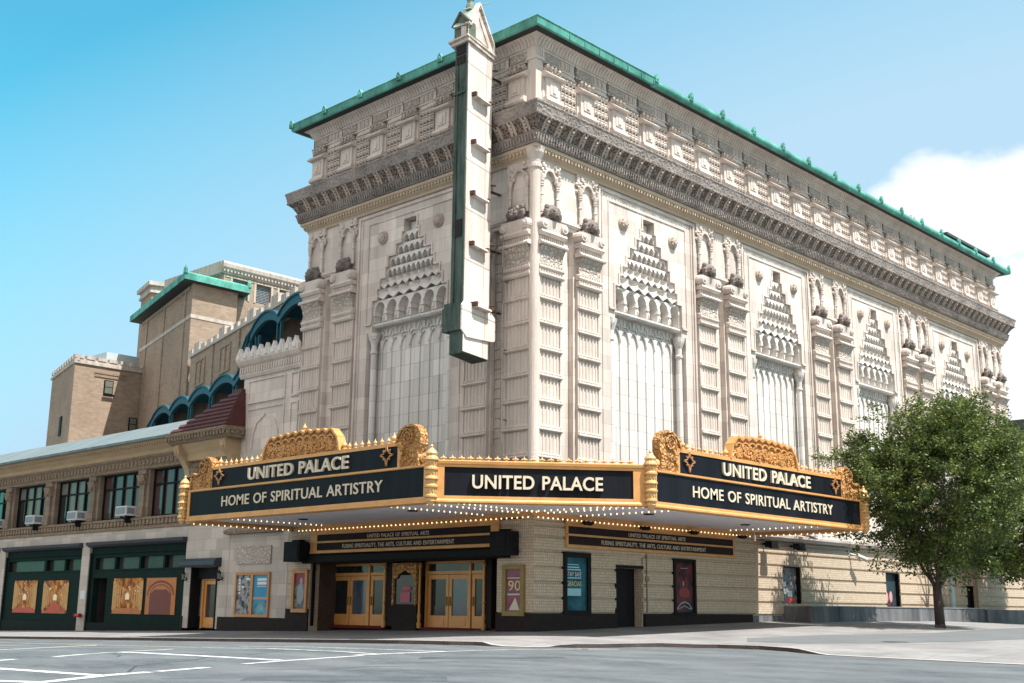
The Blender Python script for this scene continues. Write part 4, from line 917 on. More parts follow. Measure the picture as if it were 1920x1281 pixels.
SCR = [(.72, 6.46), (.76, 6.95), (.62, 7.25), (.62, 7.6), (.78, 7.88), (1.05, 8.0), (1.38, 8.0), (1.7, 7.88), (1.9, 7.66), (1.98, 7.40), (1.84, 7.28), (1.68, 7.12), (1.62, 6.9), (1.72, 6.7), (1.66, 6.46)]
SCR2 = [(14.72, 6.46), (14.66, 6.8), (14.78, 7.1), (14.62, 7.35), (14.66, 7.6), (14.85, 7.8), (15.15, 7.88), (15.4, 7.78), (15.55, 7.5), (15.62, 7.2), (15.9, 7.1), (16.15, 7.2), (16.3, 7.1), (16.36, 6.46)]
def star(mb, c, z):
    out = [(0, .36), (.07, .13), (.21, .19), (.14, .07), (.38, 0), (.15, -.07), (.2, -.17), (.08, -.13), (0, -.42), (-.08, -.13), (-.2, -.17), (-.15, -.07), (-.38, 0), (-.14, .07), (-.21, .19), (-.07, .13), (0, .36)]
    mb.ribbon([(c + a, z + b) for a, b in out], .045, .02, .06)
def spike(mb, u, z, s=1.0, o=-.12):
    mb.lathe(u, o, [(.085 * s, z), (.10 * s, z + .05 * s), (.05 * s, z + .09 * s), (.105 * s, z + .16 * s), (.10 * s, z + .2 * s), (.04 * s, z + .27 * s), (.0, z + .40 * s)], 8)
for fr, sgn, side in ((FML, -1, 'left'), (FMR, 1, 'right')):
    mb = MB(fr)
    mb.box(.05, 16.5, -.34, .0, 5.03, 5.28); mb.prof([(0, 5.03), (.06, 5.06), (.06, 5.12), (.0, 5.18)], .1, 16.5); mb.box(.05, 16.5, -.34, .0, 6.37, 6.47); mb.box(.05, .38, -.34, 0, 5.28, 6.37); mb.box(16.32, 16.5, -.34, 0, 5.28, 6.37)
    mb.box(1.7, 14.72, -.34, 0.0, 7.28, 7.42); mb.box(1.62, 1.9, -.34, -.01, 6.47, 7.28); mb.box(14.6, 14.75, -.34, -.01, 6.47, 7.28); mb.box(.4, 16.3, .0, .03, 6.39, 6.45)
    fm = mb.build('sign_frame', M_gold, MQ)
    mb = MB(fr); mb.box(.38, 16.32, -.3, -.04, 5.28, 6.37); mb.build('sign_panel', M_black, MQ)
    mb = MB(fr); mb.poly([(1.9, 6.47), (14.6, 6.47), (14.6, 6.9), (14.52, 7.0), (14.6, 7.1), (14.6, 7.28), (1.9, 7.28), (1.9, 7.1), (1.98, 7.0), (1.9, 6.9)], -.3, -.035); mb.build('sign_panel', M_black, MQ)
    words(fr, 'UNITED PALACE', 4.8, 11.7, 6.63, 7.16, -.03, .06, M_letter, MQ, sgn, .018)
    words(fr, 'HOME OF SPIRITUAL ARTISTRY', 2.72, 13.7, 5.60, 6.05, -.035, .0, M_letter, MQ, sgn, .008)
    for c in (2.48, 13.96):
        mb = MB(fr); star(mb, c, 6.97); mb.build('star', M_copper, MQ)
    mb = MB(fr); mb.poly(CREST, -.38, -.06); cr = mb.build('crest', M_goldc, MQ)
    mb = MB(fr); mb.ribbon(CREST, .10, -.36, .04)
    for k in range(9): 
        c = 6.08 + k * .505; h = 8.0 + .14 * math.cos((k - 4) / 4 * 1.35)
        mb.ribbon([(c - .25, h - .10), (c - .16, h + .02), (c, h + .06), (c + .16, h + .02), (c + .25, h - .10)], .05, -.06, .03)
    random.seed(5)
    for k in range(170):
        a, b = random.uniform(5.85, 10.35), random.uniform(7.5, 7.98)
        if random.random() < .5:
            r = random.uniform(.07, .13); t0 = random.uniform(0, 6.28)
            mb.ribbon([(a + r * math.cos(t0 + q * .8), b + r * math.sin(t0 + q * .8)) for q in range(6)], .035, -.06, random.uniform(-.01, .04))
        else: mb.blob(a, -.05, b, random.uniform(.04, .09), .07, random.uniform(.04, .08), 6, 4, .2)
    mb.build('scrollwork', M_gold, cr)
    mb = MB(fr); mb.box(7.98, 8.22, -.34, -.1, 8.34, 8.46); spike(mb, 8.1, 8.44, .95, -.22); mb.build('finial', M_pgold, cr)
    for P in (SCR, SCR2):
        mb = MB(fr); mb.poly(P, -.36, -.05); mb.ribbon(P, .09, -.34, .03)
        cx = sum(p[0] for p in P) / len(P); cz = max(p[1] for p in P) - .42
        mb.ribbon([(cx + .34 * math.cos(a) * (1 - a / 16), cz + .34 * math.sin(a) * (1 - a / 16)) for a in [i * .5 for i in range(22)]], .06, -.05, .03)
        for k in range(26): mb.blob(cx + random.uniform(-.28, .28), -.04, random.uniform(6.6, cz + .2), .06, .06, .07, 6, 4, .2)
        mb.build('scroll_bracket', M_goldc, MQ)
    us = [2.30, 2.62, 3.02, 3.42, 3.82, 4.22, 4.62, 5.0, 5.32] + [10.98, 11.36, 11.76, 12.16, 12.56, 12.96, 13.36, 13.76, 14.2]
    for k, u in enumerate(us):
        mb = MB(fr); big = k in (0, 8, 9, 17); spike(mb, u, 7.42, 1.15 if big else .78, -.17); mb.build('finial', M_pgold, MQ)
    for u in (.42, .58):
        mb = MB(fr); spike(mb, u, 6.47, 1.0 if u < .5 else .8, -.17); mb.blob(u + .06, -.15, 6.75, .12, .1, .16, 8, 5, .2); mb.build('finial', M_pgold, MQ)
mb = MB(FMC)
mb.box(.12, _l - .12, -.34, 0, 5.05, 5.32); mb.box(.12, _l - .12, -.34, 0, 6.37, 6.58); mb.box(.12, .5, -.34, 0, 5.32, 6.37); mb.box(_l - .66, _l - .12, -.34, 0, 5.32, 6.37)
mb.prof([(0, 6.46), (.05, 6.48), (.07, 6.58), (.0, 6.62)], .2, _l - .2); mb.prof([(0, 5.05), (.05, 5.08), (.05, 5.14), (.0, 5.2)], .2, _l - .2)
mb.build('sign_frame', M_gold, MQ)
mb = MB(FMC); mb.box(.5, _l - .66, -.3, -.07, 5.32, 6.37); mb.build('sign_panel', M_black, MQ)
words(FMC, 'UNITED PALACE', 1.52, 6.38, 5.58, 6.09, -.04, .10, M_letter, MQ, 1, .018)
for k in range(22):
    mb = MB(FMC); u = .46 + k * .333; spike(mb, u, 6.60, .62, -.1); mb.blob(u - .06, -.1, 6.70, .07, .04, .04, 6, 4); mb.blob(u + .06, -.1, 6.70, .07, .04, .04, 6, 4); mb.build('finial', M_pgold, MQ)
POST = [(.0, 4.88), (.10, 4.95), (.15, 5.05), (.20, 5.1), (.17, 5.2), (.25, 5.24), (.25, 5.3), (.18, 5.34), (.18, 5.55), (.26, 5.6), (.26, 5.66), (.18, 5.72), (.18, 5.86), (.27, 5.9), (.25, 5.97), (.18, 6.02), (.18, 6.2), (.26, 6.24), (.26, 6.3), (.18, 6.36), (.18, 6.56), (.27, 6.6), (.25, 6.68), (.20, 6.74), (.23, 6.84), (.18, 6.92), (.10, 7.0), (.05, 7.05), (.07, 7.1), (0, 7.2)]
for x, y in ((LC[0] - .02, LC[1] - .05), (CR[0] - .03, CR[1] - .02), (-6.27, 16.18), (16.75, -5.93)):
    mb = MB(ident); mb.lathe(x, y, POST, 14)
    for z in (5.45, 5.8, 6.1, 6.46):
        for k in range(10): a = k * math.pi / 5; mb.blob(x + .18 * math.cos(a), y + .18 * math.sin(a), z, .04, .04, .07, 6, 4)
    mb.build('turned_post', M_pgold, MQ)
# bulbs under the canopy
bulbs = []
def row(a, b, s=.31, z=5.10):
    L = math.hypot(b[0] - a[0], b[1] - a[1]); n = int(L / s)
    for i in range(n + 1): bulbs.append((a[0] + (b[0] - a[0]) * i / n, a[1] + (b[1] - a[1]) * i / n, z))
row((-.19, 15.5), (-.19, .1), .30, 4.93); row((.1, -.19), (15.8, -.19), .30, 4.93)
row((-.5, 15.95), (-5.8, 15.95), .32, 4.97); row((16.3, -.5), (16.3, -5.4), .32, 4.97)
row((-.5, 13.3), (-5.8, 13.3)); row((13.6, -.5), (13.6, -5.5))
for y in (2.4, .35): row((-.5, y), (-5.8, y))
for x in (2.4, .35): row((x, -.5), (x, -5.3))
row((-.35, -.5), (-5.3, -.85)); row((-.6, -.5), (-.35, -5.0))
bulbs.sort(key=lambda p: (Vector(p) - CAM).length)
mb = MB(ident); x, y, z = bulbs[0]; mb.blob(x, y, z, .030, .030, .036, 8, 5); bulb = mb.build('bulb', M_bulb, MQ)
base = Vector(bulbs[0])
for p in bulbs[1:100]:
    c = bulb.copy(); COL.objects.link(c); c.parent = MQ; c.location = Vector(p) - base
mb = MB(ident)
for x, y, z in bulbs[100:]: mb.blob(x, y, z, .030, .030, .036, 6, 4)
o = mb.build('bulb_row', M_bulb, MQ); o['kind'] = 'stuff'
mb = MB(ident)
for x, y in ((-3.5, 3.4), (3.5, -3.2), (-3.3, 11), (11, -3.0)): mb.lathe(x, y, [(.22, 5.10), (.22, 5.145)], 14)
mb.build('soffit_fitting', M_iron, MQ)

# ------------------------------------------------------------------ blade sign on the left-hand facade
BS = thing('blade_sign', (-2.1, 1.9, 10.8), 'tall weathered white and dark green blade sign with gabled top hung from the shaded facade', 'sign')
p1, p2, p3, p4 = (-3.05, 1.18), (-1.1, 1.67), (-1.1, 2.62), (-3.05, 1.98)
zt, zs = 25.2, 12.85
def plan(e=0.0): return [(p1[0] - e, p1[1] - e), (p2[0] + e, p2[1] - e), (p3[0] + e, p3[1] + e), (p4[0] - e, p4[1] + e)]
mb = MB(ident); mb.flat([(a + .02, b + .02) if i < 2 else (a + .02, b - .02) for i, (a, b) in enumerate(plan())], 11.45, zt); mb.build('blade_body', M_dgreen, BS)
FS = Frame(p1, ((p2[0] - p1[0]) / 2.011, (p2[1] - p1[1]) / 2.011), ((p2[1] - p1[1]) / 2.011, -(p2[0] - p1[0]) / 2.011))
mb = MB(FS)
mb.box(0.0, 2.0, 0, .03, 13.4, 25.15); mb.box(.05, 2.0, 0, .03, 11.5, 12.35); mb.box(-.02, .03, .03, .06, 11.5, 25.1); mb.box(1.97, 2.01, .03, .05, 13.4, 25.1)
mb.poly([(-.2, 12.36), (.2, 12.12), (2.03, 12.28), (2.46, 12.36), (2.46, 13.36), (2.05, 13.56), (-.0, 13.62), (-.2, 13.4)], .031, .10)
mb.build('sign_face', M_white, BS)
mb = MB(ident)
mb.flat([(-3.16, 1.02), (-1.0, 1.58), (-1.0, 2.72), (-3.16, 2.12)], 25.18, 25.34); mb.flat([(-3.28, .96), (-.9, 1.54), (-.9, 2.78), (-3.28, 2.2)], 25.34, 25.42)
mb.build('sill_moulding', M_peel, BS)
mb = MB(FS); mb.poly([(-.02, 25.42), (2.0, 25.42), (2.0, 25.9), (.80, 27.25), (.08, 26.0), (-.02, 25.95)], -.35, .02); mb.build('gable', M_peel, BS)
mb = MB(FS); mb.ribbon([(-.1, 26.05), (.06, 26.0), (.8, 27.34), (2.06, 25.9), (2.06, 25.45)], .1, -.1, .12); mb.ribbon([(.25, 25.6), (.8, 26.7), (1.65, 25.62), (.25, 25.6)], .035, .02, .05)
for k in range(9):
    t = k / 8; mb.box(.12 + t * .62 - .04, .12 + t * .62 + .04, .0, .09, 26.0 + t * 1.15, 26.1 + t * 1.15); mb.box(1.98 - t * 1.1 - .05, 1.98 - t * 1.1 + .05, .0, .09, 25.95 + t * 1.15, 26.07 + t * 1.15)
mb.build('crocket_trim', M_peel, BS)
FE = Frame((-3.05, 1.18), (0, 1), (-1, 0))
mb = MB(FE); mb.poly([(-.02, 25.42), (.82, 25.42), (.82, 26.15), (.42, 26.62), (.0, 26.15)], -.45, .04); mb.ribbon([(-.1, 26.1), (.42, 26.68), (.92, 26.1)], .1, -.1, .12); mb.build('end_gable', mat('mossy stained metal', (.07, .10, .075), .9, (.16, .17, .14), 3, .8, bump=.6), BS)
mb = MB(ident); a = FS(.08, -.0, 26.0); 
mb.add([FS(-.05, -.05, 26.0), FS(.80, -.05, 27.25), FS(.80, -.75, 27.25), FS(-.05, -.75, 26.0), FS(2.0, -.05, 25.9), FS(2.0, -.95, 25.9)], [(0, 1, 2, 3), (1, 4, 5, 2), (0, 3, 5, 4), (0, 1, 4), (3, 2, 5)])
mb.build('gable_roof', mat('pale copper sheet', (.40, .47, .42), .6, (.26, .34, .30), 2, .6), BS)
mb = MB(ident); q = FS(.78, -.4, 27.2); mb.lathe(q[0], q[1], [(.20, 27.1), (.20, 27.35), (.14, 27.4), (.14, 27.55), (.18, 27.6), (.05, 27.72)], 8); mb.tube((q[0] - .55, q[1] - .1, 26.9), (q[0] + .9, q[1] - .25, 27.75), .025, .025, 5); mb.build('ridge_finial', mat('lichen green stone', (.25, .32, .26), .9, (.15, .18, .15), 4, .6), BS)
for z in (22.9, 20.72, 18.42, 16.2, 13.62):
    mb = MB(FS); u0 = .32 if z > 14 else .52
    mb.prof([(.0, z - .02), (.26, z - .05), (.30, z - .15), (.0, z - .20)] if z > 14 else [(.1, z - .02), (.34, z - .05), (.38, z - .15), (.1, z - .20)], u0 + .1, u0 + 1.2); mb.m = 1
    for u in (u0, u0 + 1.2): mb.box(u, u + .12, .02, .26 if z > 14 else .36, z - .12, z + .05)
    mb.build('lamp_trough', [M_peel, M_rust], BS)
for z0, z1 in ((24.72, 25.12), (24.26, 24.62), (16.43, 17.18)): MB(FE).box(.16, .66, .0, .025, z0, z1).build('open_hatch', M_dark, BS)
mb = MB(FE); mb.box(-.02, .84, -.02, .06, 22.86, 22.95); mb.box(-.02, .05, 0, .05, 13.6, 25.1); mb.box(.55, .60, 0, .04, 13.6, 24.2); mb.flat([(.04, -.4), (1.12, -.4), (1.12, .10), (-.09, .10)], 12.4, 13.42); mb.flat([(.10, -.3), (1.05, -.3), (1.05, .08), (-.02, .08)], 13.42, 13.6)
mb.build('edge_plate', M_dgreen, BS)
mb = MB(ident)
for z in (24.6, 22.0, 19.2, 16.5, 13.8): mb.tube((-1.15, 2.1, z), (.1, 2.1, z), .06, .06, 6); mb.tube((-1.15, 1.9, z + .1), (-1.0, 1.4, z), .04, .04, 6)
mb.build('strut', M_rust, BS)
# access ladder between the sign and the wall
mb = MB(ident)
for y in (1.32, 1.72): mb.box(-.60, -.565, y, y + .035, 8.0, 17.0)
z = 8.2
while z < 17: mb.box(-.61, -.57, 1.37, 1.72, z, z + .03); z += .42
for z in (9, 12, 15): mb.box(-.58, -.0, 1.40, 1.44, z, z + .05)
o = mb.build('wall_ladder', M_lion); tag(o, 'narrow rusty ladder fixed to the facade behind the blade sign', 'ladder')

# ------------------------------------------------------------------ crested wing left of the theatre
CW = thing('crested_wing', (0, 19, 0), 'narrow pale stone wing with a leaf cresting between the theatre and the shops', 'building')
mb = MB(FL); mb.box(16.02, 21.35, -5, 0, 9.3, 13.3); mb.build('wall', M_wall, CW)
mb = MB(FL)
for u0, u1, z0, z1 in ((17.5, 20.85, 11.85, 13.15), (16.3, 17.0, 11.85, 13.15), (17.5, 20.85, 8.6, 11.6), (16.3, 17.0, 8.6, 11.6)):
    w = .09; mb.box(u0, u0 + w, 0, .06, z0, z1); mb.box(u1 - w, u1, 0, .06, z0, z1); mb.box(u0 + w, u1 - w, 0, .06, z1 - w, z1)
    if z0 > 10: mb.box(u0 + w, u1 - w, 0, .10, z0, z0 + w)
mb.ribbon([(18.0, 9.4), (18.05, 10.2), (18.35, 10.8), (19.15, 11.25), (19.95, 10.8), (20.25, 10.2), (20.3, 9.4)], .16, 0, .07)
mb.build('panel_moulding', M_wall, CW)
mb = MB(FL); mb.prof([(-.1, 13.3), (.10, 13.3), (.18, 13.45), (.18, 13.9), (.30, 14.0), (.42, 14.2), (.42, 14.28), (-.1, 14.3)], 16.02, 21.6)
k = 16.1
while k < 21.5: mb.box(k, k + .1, .18, .24, 13.55, 13.85); k += .22
mb.build('cornice', M_orn, CW)
for k in range(9):
    mb = MB(FL); u = 16.35 + k * .63
    mb.poly([(u - .30, 14.28), (u + .30, 14.28), (u + .28, 14.55), (u + .12, 14.7), (u, 14.95), (u - .12, 14.7), (u - .28, 14.55)], .2, .42); mb.poly([(u - .14, 14.32), (u + .14, 14.32), (u + .12, 14.55), (u, 14.76), (u - .12, 14.55)], .42, .48); mb.blob(u + .315, .3, 14.42, .1, .1, .16, 6, 4)
    mb.build('crest_leaf', M_musk, CW)

# ------------------------------------------------------------------ two-storey shop building
SB = thing('shop_building', (0, 40, 0), 'long two-storey brown stone shop building with grey-green sheet roof and dark green shopfronts', 'building')
WINS = [(25.95, 30.6), (31.75, 36.6), (37.85, 42.5), (43.95, 48.6), (49.85, 54.5), (55.8, 60.4)]
SHOPS = [(26.02, 37.05), (38.0, 49.0), (50.0, 61.0)]
mb = MB(FL); backing(mb, 22.0, 64, [(a, b, 6.3, 9.1) for a, b in WINS], 4.95, 10.2, -.6, 0)
mb.box(22.0, 64, -9, -.61, 3, 11.0)
mb.build('wall', M_brown, SB)
for a, b in zip([37.05, 49.0, 61.0], [38.0, 50.0, 62.0]): MB(FL).box(a, b, -.6, .06, -1, 4.95).build('pilaster', M_block, SB)
MB(FL).box(26.0, 64, -.6, .04, 4.95, 5.6).build('stone_course', M_block, SB)
mb = MB(FL); mb.prof([(0, 5.6), (.10, 5.62), (.12, 5.75), (0, 5.85)], 22, 64); mb.box(22.0, 64, 0.003, .16, 6.16, 6.29)
k = 22.2
while k < 64: mb.box(k, k + .28, .0, .12, 5.86, 6.15); k += .42
mb.build('sill_band', M_brownc, SB)
for a, b in zip([22.2] + [w[1] for w in WINS[:-1]], [w[0] for w in WINS]):
    mb = MB(FL); c = (a + b) / 2; c = b - .55 if a < 23 else c
    mb.box(c - .28, c + .28, .0, .14, 6.3, 8.2); mb.box(c - .36, c + .36, 0, .22, 6.3, 6.85); mb.m = 1
    mb.prof([(0, 8.2), (.18, 8.2), (.26, 8.45), (.34, 8.75), (0, 8.8)], c - .4, c + .4); mb.blob(c, .24, 8.45, .3, .14, .22, 8, 5, .2); mb.m = 0; mb.box(c - .44, c + .44, 0, .2, 8.8, 9.08)
    mb.build('window_pier', [M_brown, M_brownc], SB)
mb = MB(FL)
mb.prof([(0, 9.12), (.12, 9.12), (.16, 9.24), (.08, 9.3), (.08, 9.72), (.2, 9.8), (.2, 9.9), (0, 9.9)], 22, 64)
k = 22.1
while k < 64: mb.box(k, k + .3, .08, .13, 9.36, 9.66); k += .45
mb.m = 1; mb.prof([(-.3, 9.9), (.24, 9.9), (.34, 10.1), (.62, 10.3), (.82, 10.5), (.86, 10.62), (-.3, 10.66)], 22, 64)
k = 22
while k < 64: mb.box(k, k + .12, .60, .80, 10.34, 10.46); k += .28
mb.build('cornice', [M_brownc, M_ochre], SB)
mb = MB(FL); mb.prof([(1.02, 10.60), (1.06, 10.68), (1.0, 10.78), (-1.2, 11.98), (-9, 12.05), (-9, 11.0), (-.3, 10.67), (.9, 10.66)], 26.3, 64); mb.prof([(1.0, 10.56), (1.12, 10.58), (1.14, 10.72), (1.06, 10.78), (1.03, 10.66)], 26.3, 64); mb.build('roof', M_sroof, SB)
for i, (a, b) in enumerate(WINS):
    mb = MB(FL); mb.box(a, a + .1, -.42, -.28, 6.3, 9.1); mb.box(b - .1, b, -.42, -.28, 6.3, 9.1); mb.box(a + .1, b - .1, -.42, -.28, 8.98, 9.1); mb.box(a + .1, b - .1, -.42, -.28, 6.3, 6.42); mb.box(a + .1, b - .1, -.42, -.30, 8.14, 8.24)
    for q in (1, 2, 3): u = a + (b - a) * q / 4; mb.box(u - .07, u + .07, -.42, -.27, 6.42, 8.14); mb.box(u - .07, u + .07, -.42, -.27, 8.24, 8.98)
    w = mb.build('window', M_frame, SB)
    for q in range(4):
        mb = MB(FL); u0, u1 = a + (b - a) * q / 4 + .08, a + (b - a) * (q + 1) / 4 - .08
        g = M_gglass if (i in (2, 3) and q in (1, 2)) else (M_mglass if i in (0, 1, 5) else M_glass)
        mb.box(u0, u1, -.40, -.37, 6.42, 8.14); mb.m = 1; mb.box(u0, u1, -.40, -.37, 8.24, 8.98); mb.build('pane', [g, M_gglass if i in (2, 3) else g], w)
for i, (a, b) in enumerate(SHOPS):
    mb = MB(FL); rt = {0: [(34.2, 36.5), (31.3, 34.0), (28.6, 31.1), (26.2, 28.4)], 1: [(43.4, 48.7), (40.6, 43.1), (38.2, 40.4)], 2: [(55, 60), (51, 54)]}[i]
    dr = [(34.9, 36.6, -1, 2.85)] if i == 0 else ([(58, 59.5, -1, 2.8)] if i == 2 else [])
    backing(mb, a, b, [(p, q, 3.36, 4.06) for p, q in rt] + dr, -1, 4.7, -.5, -.12)
    mb.box(a, b, -.12, .02, 4.3, 4.36); mb.box(a, a + .12, -.12, .0, -1, 4.3); mb.box(b - .12, b, -.12, .0, -1, 4.3)
    for p, q in rt: mb.box(p - .06, q + .06, -.12, -.08, 3.28, 3.36); mb.box(p - .06, q + .06, -.12, -.08, 4.06, 4.12)
    sf = mb.build('shopfront', M_shop, SB)
    mb = MB(FL); mb.prof([(-.1, 4.70), (.10, 4.70), (.30, 4.82), (.36, 4.94), (.30, 5.0), (-.1, 5.0)], a - .06, b + .08); mb.build('shop_cornice', M_navy, sf)
    tg = mat('transom glass %d' % i, (.055, .052, .05), .15, (.02, .02, .02), .5, .9, spec=.15)
    for p, q in rt: MB(FL).box(p, q, -.40, -.37, 3.36, 4.06).build('transom_glass', tg, sf)
    if dr:
        p, q, z0, z1 = dr[0]; mb = MB(FL); mb.box(p, q, -1.5, -1.4, -.8, z1); mb.box(p - .05, p, -1.5, -.51, -.8, z1); mb.box(q, q + .05, -1.5, -.51, -.8, z1); mb.box(p, q, -1.45, -.51, z1, z1 + .04); mb.build('doorway', M_dark, sf)
    if i == 1: mb = MB(FL); [mb.box(43.4, 45.0, -.12, -.09, .08 + q * .09, .12 + q * .09) for q in range(3)]; mb.build('vent_grille', M_iron, sf)
    mb = MB(FL); mb.box(a + .02, b - .02, -.12, -.02, -1, .22); mb.build('kick_plate', M_frame, sf)
def photo(u0, u1, z0, z1, kind, label):
    c = thing('wall_poster', FL((u0 + u1) / 2, 0, z0), label, 'poster')
    mb = MB(FL); mb.box(u0, u1, -.12, -.085, z0, z1); mb.build('print', M_ph_brown if kind == 'c' else M_ph_gold, c)
    W_, H_ = u1 - u0, z1 - z0; cu = (u0 + u1) / 2; mb = MB(FL)
    if kind == 'c':
        mb.poly([(u0 + .14 * W_, z0), (u1 - .14 * W_, z0), (u1 - .14 * W_, z0 + .55 * H_), (cu + .2 * W_, z0 + .68 * H_), (cu - .2 * W_, z0 + .68 * H_), (u0 + .14 * W_, z0 + .55 * H_)], -.085, -.082); mb.build('red_curtain', M_ph_red, c)
        mb = MB(FL); mb.ribbon([(cu + .44 * W_ * math.cos(a), z0 + .52 * H_ + .38 * H_ * math.sin(a)) for a in [math.pi * i / 14 for i in range(15)]], .12, -.085, -.08)
        mb.ribbon([(cu + .34 * W_ * math.cos(a), z0 + .55 * H_ + .26 * H_ * math.sin(a)) for a in [math.pi * i / 14 for i in range(15)]], .06, -.085, -.08); mb.build('arch_print', M_ph_red, c)
    else:
        mb.poly([(cu - .06 * W_, z0 + .36 * H_), (cu + .06 * W_, z0 + .36 * H_), (cu + .42 * W_, z0), (cu - .42 * W_, z0)] if kind == 'a' else [(u0, z0), (u1, z0), (u1, z0 + .16 * H_), (u0, z0 + .16 * H_)], -.085, -.082); mb.build('carpet_print', M_ph_carpet if kind in 'ad' else M_ph_brown, c)
        mb = MB(FL)
        cg = mat('pale gold print ' + label[:24], (.56, .29, .085), .4, (.26, .10, .02), 5, .6)
        for sx in (-1, 1):                      # receding rows of gilded columns
            mb = MB(FL)
            for k in range(6): t = .10 + .075 * k; w_ = .010 + .006 * k; mb.box(cu + sx * t * W_ - w_ * W_, cu + sx * t * W_ + w_ * W_, -.085, -.081, z0 + (.36 - .05 * k) * H_, z0 + (.60 + .065 * k) * H_)
            mb.poly([(cu + sx * .08 * W_, z0 + .60 * H_), (cu + sx * .5 * W_, z0 + .93 * H_), (cu + sx * .5 * W_, z0 + .97 * H_), (cu + sx * .08 * W_, z0 + .63 * H_)], -.085, -.080); mb.build('column_print', cg, c)
        lg = mat('light print ' + label[:24], (.85, .72, .50), .4)
        rl = random.Random(label)
        mb = MB(FL); mb.poly([(cu - .07 * W_, z0 + .40 * H_), (cu + .07 * W_, z0 + .40 * H_), (cu + .07 * W_, z0 + .54 * H_), (cu, z0 + .60 * H_), (cu - .07 * W_, z0 + .54 * H_)], -.085, -.080)
        mb.build('doorway_print', lg, c)
        for k in range(9): MB(FL).blob(cu + rl.uniform(-.4, .4) * W_, -.083, z0 + rl.uniform(.45, .92) * H_, rl.uniform(.03, .07), .006, rl.uniform(.03, .09), 7, 4).build('light_print', lg, c)
photo(27.0, 30.2, .77, 2.8, 'c', 'amber poster of a red stage curtain under an arch on the green shopfront')
photo(30.6, 33.97, .77, 2.81, 'b', 'gold poster of a chandeliered hall beside the dark shop doorway')
photo(39.72, 43.1, .70, 2.75, 'a', 'gold poster of a hall with a bright red carpet on the farther green shopfront')
photo(44.1, 47.42, .70, 2.78, 'd', 'gold poster of a staircase hall, leftmost on the green shopfronts')
for k, (u0, u1, lab) in enumerate(((31.9, 33.65, 'white window air conditioner nearest the marquee, in a dark maroon-curtained window'), (38.05, 39.75, 'white window air conditioner in the right one of the two windows with pale green blinds'), (43.95, 45.95, 'white window air conditioner in the left one of the two windows with pale green blinds'), (50.0, 51.6, 'white window air conditioner cut off by the left edge of the photo'))):
    a = thing('air_conditioner', FL((u0 + u1) / 2, .1, 6.35), lab, 'air conditioner', 'window air conditioners over the shops')
    u1 = u0 + 1.25; mb = MB(FL); mb.box(u0, u1, -.3, .62, 6.42, 6.98); mb.box(u0 + .02, u1 - .02, .62, .66, 6.44, 6.96); mb.build('casing', M_ac, a)
    mb = MB(FL); mb.box(u0 + .08, u1 - .08, .66, .675, 6.5, 6.9); mb.box(u0 - .012, u0, .1, .58, 6.52, 6.88); mb.build('grille', M_acg, a)
    mb = MB(FL); mb.poly([(u0 + .3, 6.42), (u0 + .36, 6.42), (u0 + .36, 6.0)], .05, .5); mb.build('bracket', M_iron, a)
    mb = MB(FL); mb.tube((u0 + .3, .1, 6.2), (u0 + .3, .5, 6.4), .03, .03, 5); mb.tube((u1 - .3, .1, 6.2), (u1 - .3, .5, 6.4), .03, .03, 5); mb.build('brace', M_iron, a)
# side door with shutter box
d = door(FL, 23.4, 24.72, .15, 2.62, -.58, M_mglass)
mb = MB(FL); mb.box(24.72, 24.87, -.6, -.42, .1, 2.7); mb.box(23.25, 23.4, -.6, -.42, .1, 2.7); mb.box(23.4, 24.72, -.6, -.42, 2.64, 2.72); mb.build('door_surround', M_brass, d)
mb = MB(FL); mb.box(22.78, 25.28, -.55, -.3, 2.7, 3.32); mb.box(25.2, 25.3, -.5, .08, .1, 3.32); mb.box(22.7, 22.8, -.5, .08, .1, 3.32); mb.box(24.9, 25.2, -.55, -.50, .0, .72); mb.build('shutter_guide', M_iron, TH)
mb = MB(FL); mb.prof([(.03, 3.32), (.42, 3.32), (.50, 3.42), (.48, 3.62), (.36, 3.74), (.03, 3.80)], 22.42, 25.95); o = mb.build('shutter_housing', M_navy); tag(o, 'small slate roller shutter box over the lone brass side door', 'shutter housing')
for u, lab in ((25.75, 'black carriage lamp left of the brass side door'), (22.25, 'black carriage lamp right of the brass side door')):
    l = thing('wall_lamp', FL(u, .2, 2.6), lab, 'wall lamp', 'black carriage lamps by the side door')
    mb = MB(FL); mb.tube((u, .03, 2.66), (u, .24, 2.62), .03, .03, 6); mb.ribbon([(u - .10, 2.62), (u - .14, 2.72), (u - .06, 2.78)], .04, .1, .16); mb.lathe(u, .24, [(.04, 2.55), (.08, 2.62), (.07, 2.66)], 8); mb.build('bracket', M_iron, l)
    mb = MB(FL); mb.lathe(u, .24, [(.07, 2.66), (.11, 2.95), (.11, 2.97)], 8); mb.build('lamp_glass', M_gglass, l)
    mb = MB(FL); mb.lathe(u, .24, [(.14, 2.97), (.05, 3.08), (.02, 3.16)], 8); mb.build('lamp_cap', M_iron, l)
fc = thing('fire_connection', FL(37.4, .1, .55), 'red fire department pipe connection on the pale pier between the green shopfronts', 'pipe connection')
mb = MB(FL); mb.tube((37.4, .06, .6), (37.4, .35, .6), .09, .09, 10); mb.tube((37.15, .3, .62), (37.65, .3, .62), .11, .11, 10); mb.build('pipe', M_hydr, fc)
mb = MB(FL); mb.tube((37.1, .3, .62), (37.15, .3, .62), .13, .13, 10); mb.tube((37.65, .3, .62), (37.7, .3, .62), .13, .13, 10); mb.build('cap', M_hydr, fc)
mb = MB(FL); mb.box(37.2, 37.75, .06, .075, 1.6, 2.1); o = mb.build('notice', M_ac); tag(o, 'small pale notice fixed to the pier between the green shopfronts', 'notice')

